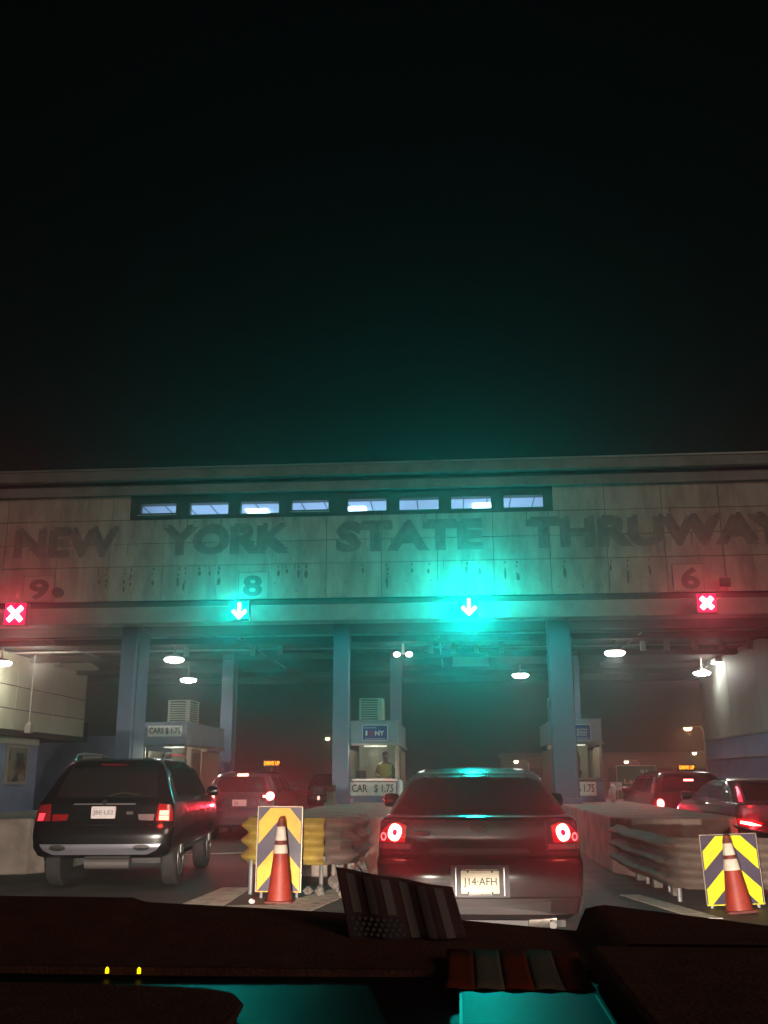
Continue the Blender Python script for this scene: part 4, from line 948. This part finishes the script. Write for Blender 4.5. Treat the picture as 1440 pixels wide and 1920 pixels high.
text('91', 8.9, 9.25, 1.55, 1.78, 49.984, M['white'], 'sign_text', gs); text('Lanes', 8.1, 9.2, 1.12, 1.34, 49.984, M['white'], 'sign_text', gs); text('Exact', 8.1, 9.1, .62, .86, 49.984, M['white'], 'sign_text', gs)
MB().box(8.0, 8.1, 50.05, 50.12, 0, .6).box(9.3, 9.4, 50.05, 50.12, 0, .6).build('post', M['pole'], gs)
ws = thing('notice_board', (5.45, 36, 0), 'small white sign on a post right of the right booth', 'sign')
MB().box(5.35, 5.75, 36, 36.03, .98, 1.26).build('sign_face', M['white'], ws); MB().box(5.52, 5.58, 36.03, 36.07, 0, .98).build('post', M['pole'], ws)
fb = thing('far_building', (9, 90, 0), 'dim low building far behind the right booth', 'building')
MB().box(4, 26, 90, 96, 0, 3.2).build('wall', M['building'], fb); MB().box(3.8, 26.2, 89.7, 96.2, 3.2, 3.5).build('roof', M['copingdark'], fb)
for k in range(5): MB().box(6 + k * 3.6, 8 + k * 3.6, 89.9, 89.98, 1, 2.2).build('window', M['darkgap'], fb)

# ------------------------------------------------------------------ own car: dashboard, flag, small things
db = thing('car_dashboard', (0, .8, 1.2), 'dark dashboard of the car the view is taken from', 'dashboard')
DZ = 1.325
EDGE = [(-1.1, 1.332), (-.47, 1.335), (-.327, 1.334), (-.319, 1.330), (-.204, 1.325), (-.119, 1.321), (.002, 1.315), (.112, 1.306), (.119, 1.326), (.137, 1.330), (.292, 1.312), (1.1, 1.30)]
def edge_z(x):
    for p, q in zip(EDGE, EDGE[1:]):
        if x <= q[0]: return p[1] + (q[1] - p[1]) * (x - p[0]) / (q[0] - p[0])
    return EDGE[-1][1]
def dtop(u, v):      # pad: crowned sheet, u across, v away
    x = -1.1 + 2.2 * u; y = .835 + .185 * v; t = v * v * (3 - 2 * v)
    near = 1.303 if x < .1 else 1.303 + .02 * min(1, (x - .1) / .03)
    return (x, y, near + (edge_z(x) - near) * t)
pad = MB(); pad.grid(dtop, 300, 12); pad.build('dash_pad', M['dash'], db, smooth=True)
de = MB()
for i in range(220):
    x0 = -1.1 + i * .01; de.add([(x0, 1.0202, edge_z(x0)), (x0 + .01, 1.0202, edge_z(x0 + .01)), (x0 + .01, 1.0202, 1.0), (x0, 1.0202, 1.0)], [(0, 1, 2, 3)])
de.build('dash_edge', M['dash'], db)
MB().box(-1.1, 1.1, .8345, .84, 1.20, 1.3025).build('pad_lip', M['dash'], db)
MB().grid(lambda u, v: (-1.1 + 2.2 * u, .45 + .384 * v, 1.2985 + .002 * sin(u * 12)), 40, 6).build('gloss_panel', M['dashgloss'], db, smooth=True)
ih = MB(); ih.xy([(-.9, .45), (-.144, .45), (-.143, .66), (-.147, .70), (-.16, .728), (-.18, .741), (-.26, .752), (-.9, .77)], 1.301, 1.306); ih.build('instrument_hood', M['dash'], db, bevel=.002)
MB().box(.098, 1.1, .45, .8344, 1.303, 1.322).build('glovebox_pad', M['dash'], db, bevel=.006)
for x in (-.2835, -.2575):
    MB().lathe([(.0015, 1.300), (.0015, 1.3030), (.0006, 1.3045)], x, .822, 10).build('indicator_lamp', M['lens_yellow'], db, smooth=True)
tb = thing('tablet', (.045, .70, 1.301), 'glossy flat black tablet lying on the dash, reflecting green', 'tablet')
MB().xy(rrect(-.003, .092, .60, .782, .004), 1.3012, 1.3040).build('case', M['darkplastic'], tb); MB().xy(rrect(-.001, .090, .602, .780, .003), 1.3041, 1.3045).build('screen', mat('tablet glass', (.003, .003, .003), .42, spec=.008), tb)

def fl_pt(u, v):   # small flag standing on the pad: u left to right, v top to bottom
    tl_, tr_, br_, bl_ = Vector((-.114, .932, 1.371)), Vector((-.008, .932, 1.354)), Vector((.004, .928, 1.312)), Vector((-.100, .928, 1.310))
    p = tl_.lerp(tr_, u).lerp(bl_.lerp(br_, u), v); p.y += .004 * sin(u * 14) ; return p
fg = thing('flag', (-.05, .93, 1.31), 'small dark striped flag with a starred corner standing on the dash', 'flag')
MB().grid(lambda u, v: tuple(fl_pt(u, v)), 40, 10).build('cloth', M['flagred'], fg, smooth=True, solid=.0008)
st = MB()
for k in range(6):
    u0 = .075 + k * .152; vend = .62 if k < 3 else .98
    st.grid(lambda u, v, u0=u0, vend=vend: (lambda p: (p.x, p.y - .0012, p.z))(fl_pt(u0 + .075 * u, .06 + (vend - .06) * v)), 4, 8)
st.build('pale_stripes', M['flagwhite'], fg, smooth=True)
ct = MB(); ct.grid(lambda u, v: (lambda p: (p.x, p.y - .001, p.z))(fl_pt(.03 + .46 * u, .66 + .33 * v)), 14, 4); ct.build('canton', M['flagblue'], fg, smooth=True)
sr = MB()
for r_ in range(4):
    for k in range(8):
        p = fl_pt(.06 + k * .055 + (r_ % 2) * .027, .70 + r_ * .075); q = []
        for a in range(10): rr = .0022 if a % 2 == 0 else .0010; q.append((p.x + rr * sin(a * pi / 5), p.z + rr * cos(a * pi / 5)))
        sr.xz(q, p.y - .0022, p.y - .0016)
sr.build('stars', mat('flag stars', (.07, .05, .05), .9), fg)
sf = thing('flag_reflection', (.04, .80, 1.31), 'striped reflection of the flag, added as a flat sheet on the dash', 'cloth')
def sc_(u, v): y = .752 + .112 * v; return (-.013 + .106 * u, y, 1.3055 + .007 * max(0, (y - .80) / .06) + .0006 * sin(u * 30))  # flag's reflection in the dash, painted as stripes on a sheet
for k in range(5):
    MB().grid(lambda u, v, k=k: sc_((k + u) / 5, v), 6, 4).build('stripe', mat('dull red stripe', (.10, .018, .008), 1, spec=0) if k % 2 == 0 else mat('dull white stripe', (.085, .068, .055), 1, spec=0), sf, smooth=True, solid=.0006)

# own headlamps: low beam, plus added wide spots that brighten the boards
for x, az in ((-.95, 14), (.35, -23)):
    light('own_headlight_and_fill', 'SPOT', (x, 2.2, .68), 9000, (1, .86, .72), rot=(R(90 - 5), 0, R(az)), spot_size=R(32), spot_blend=1.0, shadow_soft_size=.06)
for x in (-.95, .35):
    light('own_headlight_and_fill', 'SPOT', (x, 2.2, .68), 2700, (1, .86, .72), rot=(R(90 - 31.0), 0, 0), spot_size=R(62), spot_blend=.06, shadow_soft_size=.06)

# ------------------------------------------------------------------ haze
hz = MB().box(-80, 80, -3, 130, -1.3, 9.6).build('haze', None)  # volume added to imitate glare scattered by the windshield
hz.data.materials.clear()
hm = bpy.data.materials.new('haze'); hm.use_nodes = True; nt = hm.node_tree; nt.nodes.clear()
o = nt.nodes.new('ShaderNodeOutputMaterial'); pv = nt.nodes.new('ShaderNodeVolumePrincipled')
pv.inputs['Color'].default_value = (.9, .9, .9, 1); pv.inputs['Density'].default_value = .0046; pv.inputs['Anisotropy'].default_value = .90
nt.links.new(pv.outputs[0], o.inputs['Volume']); hz.data.materials.append(hm)
tag(hz, 'thin haze added to stand for windshield glare round the lamps', 'haze', kind='stuff')
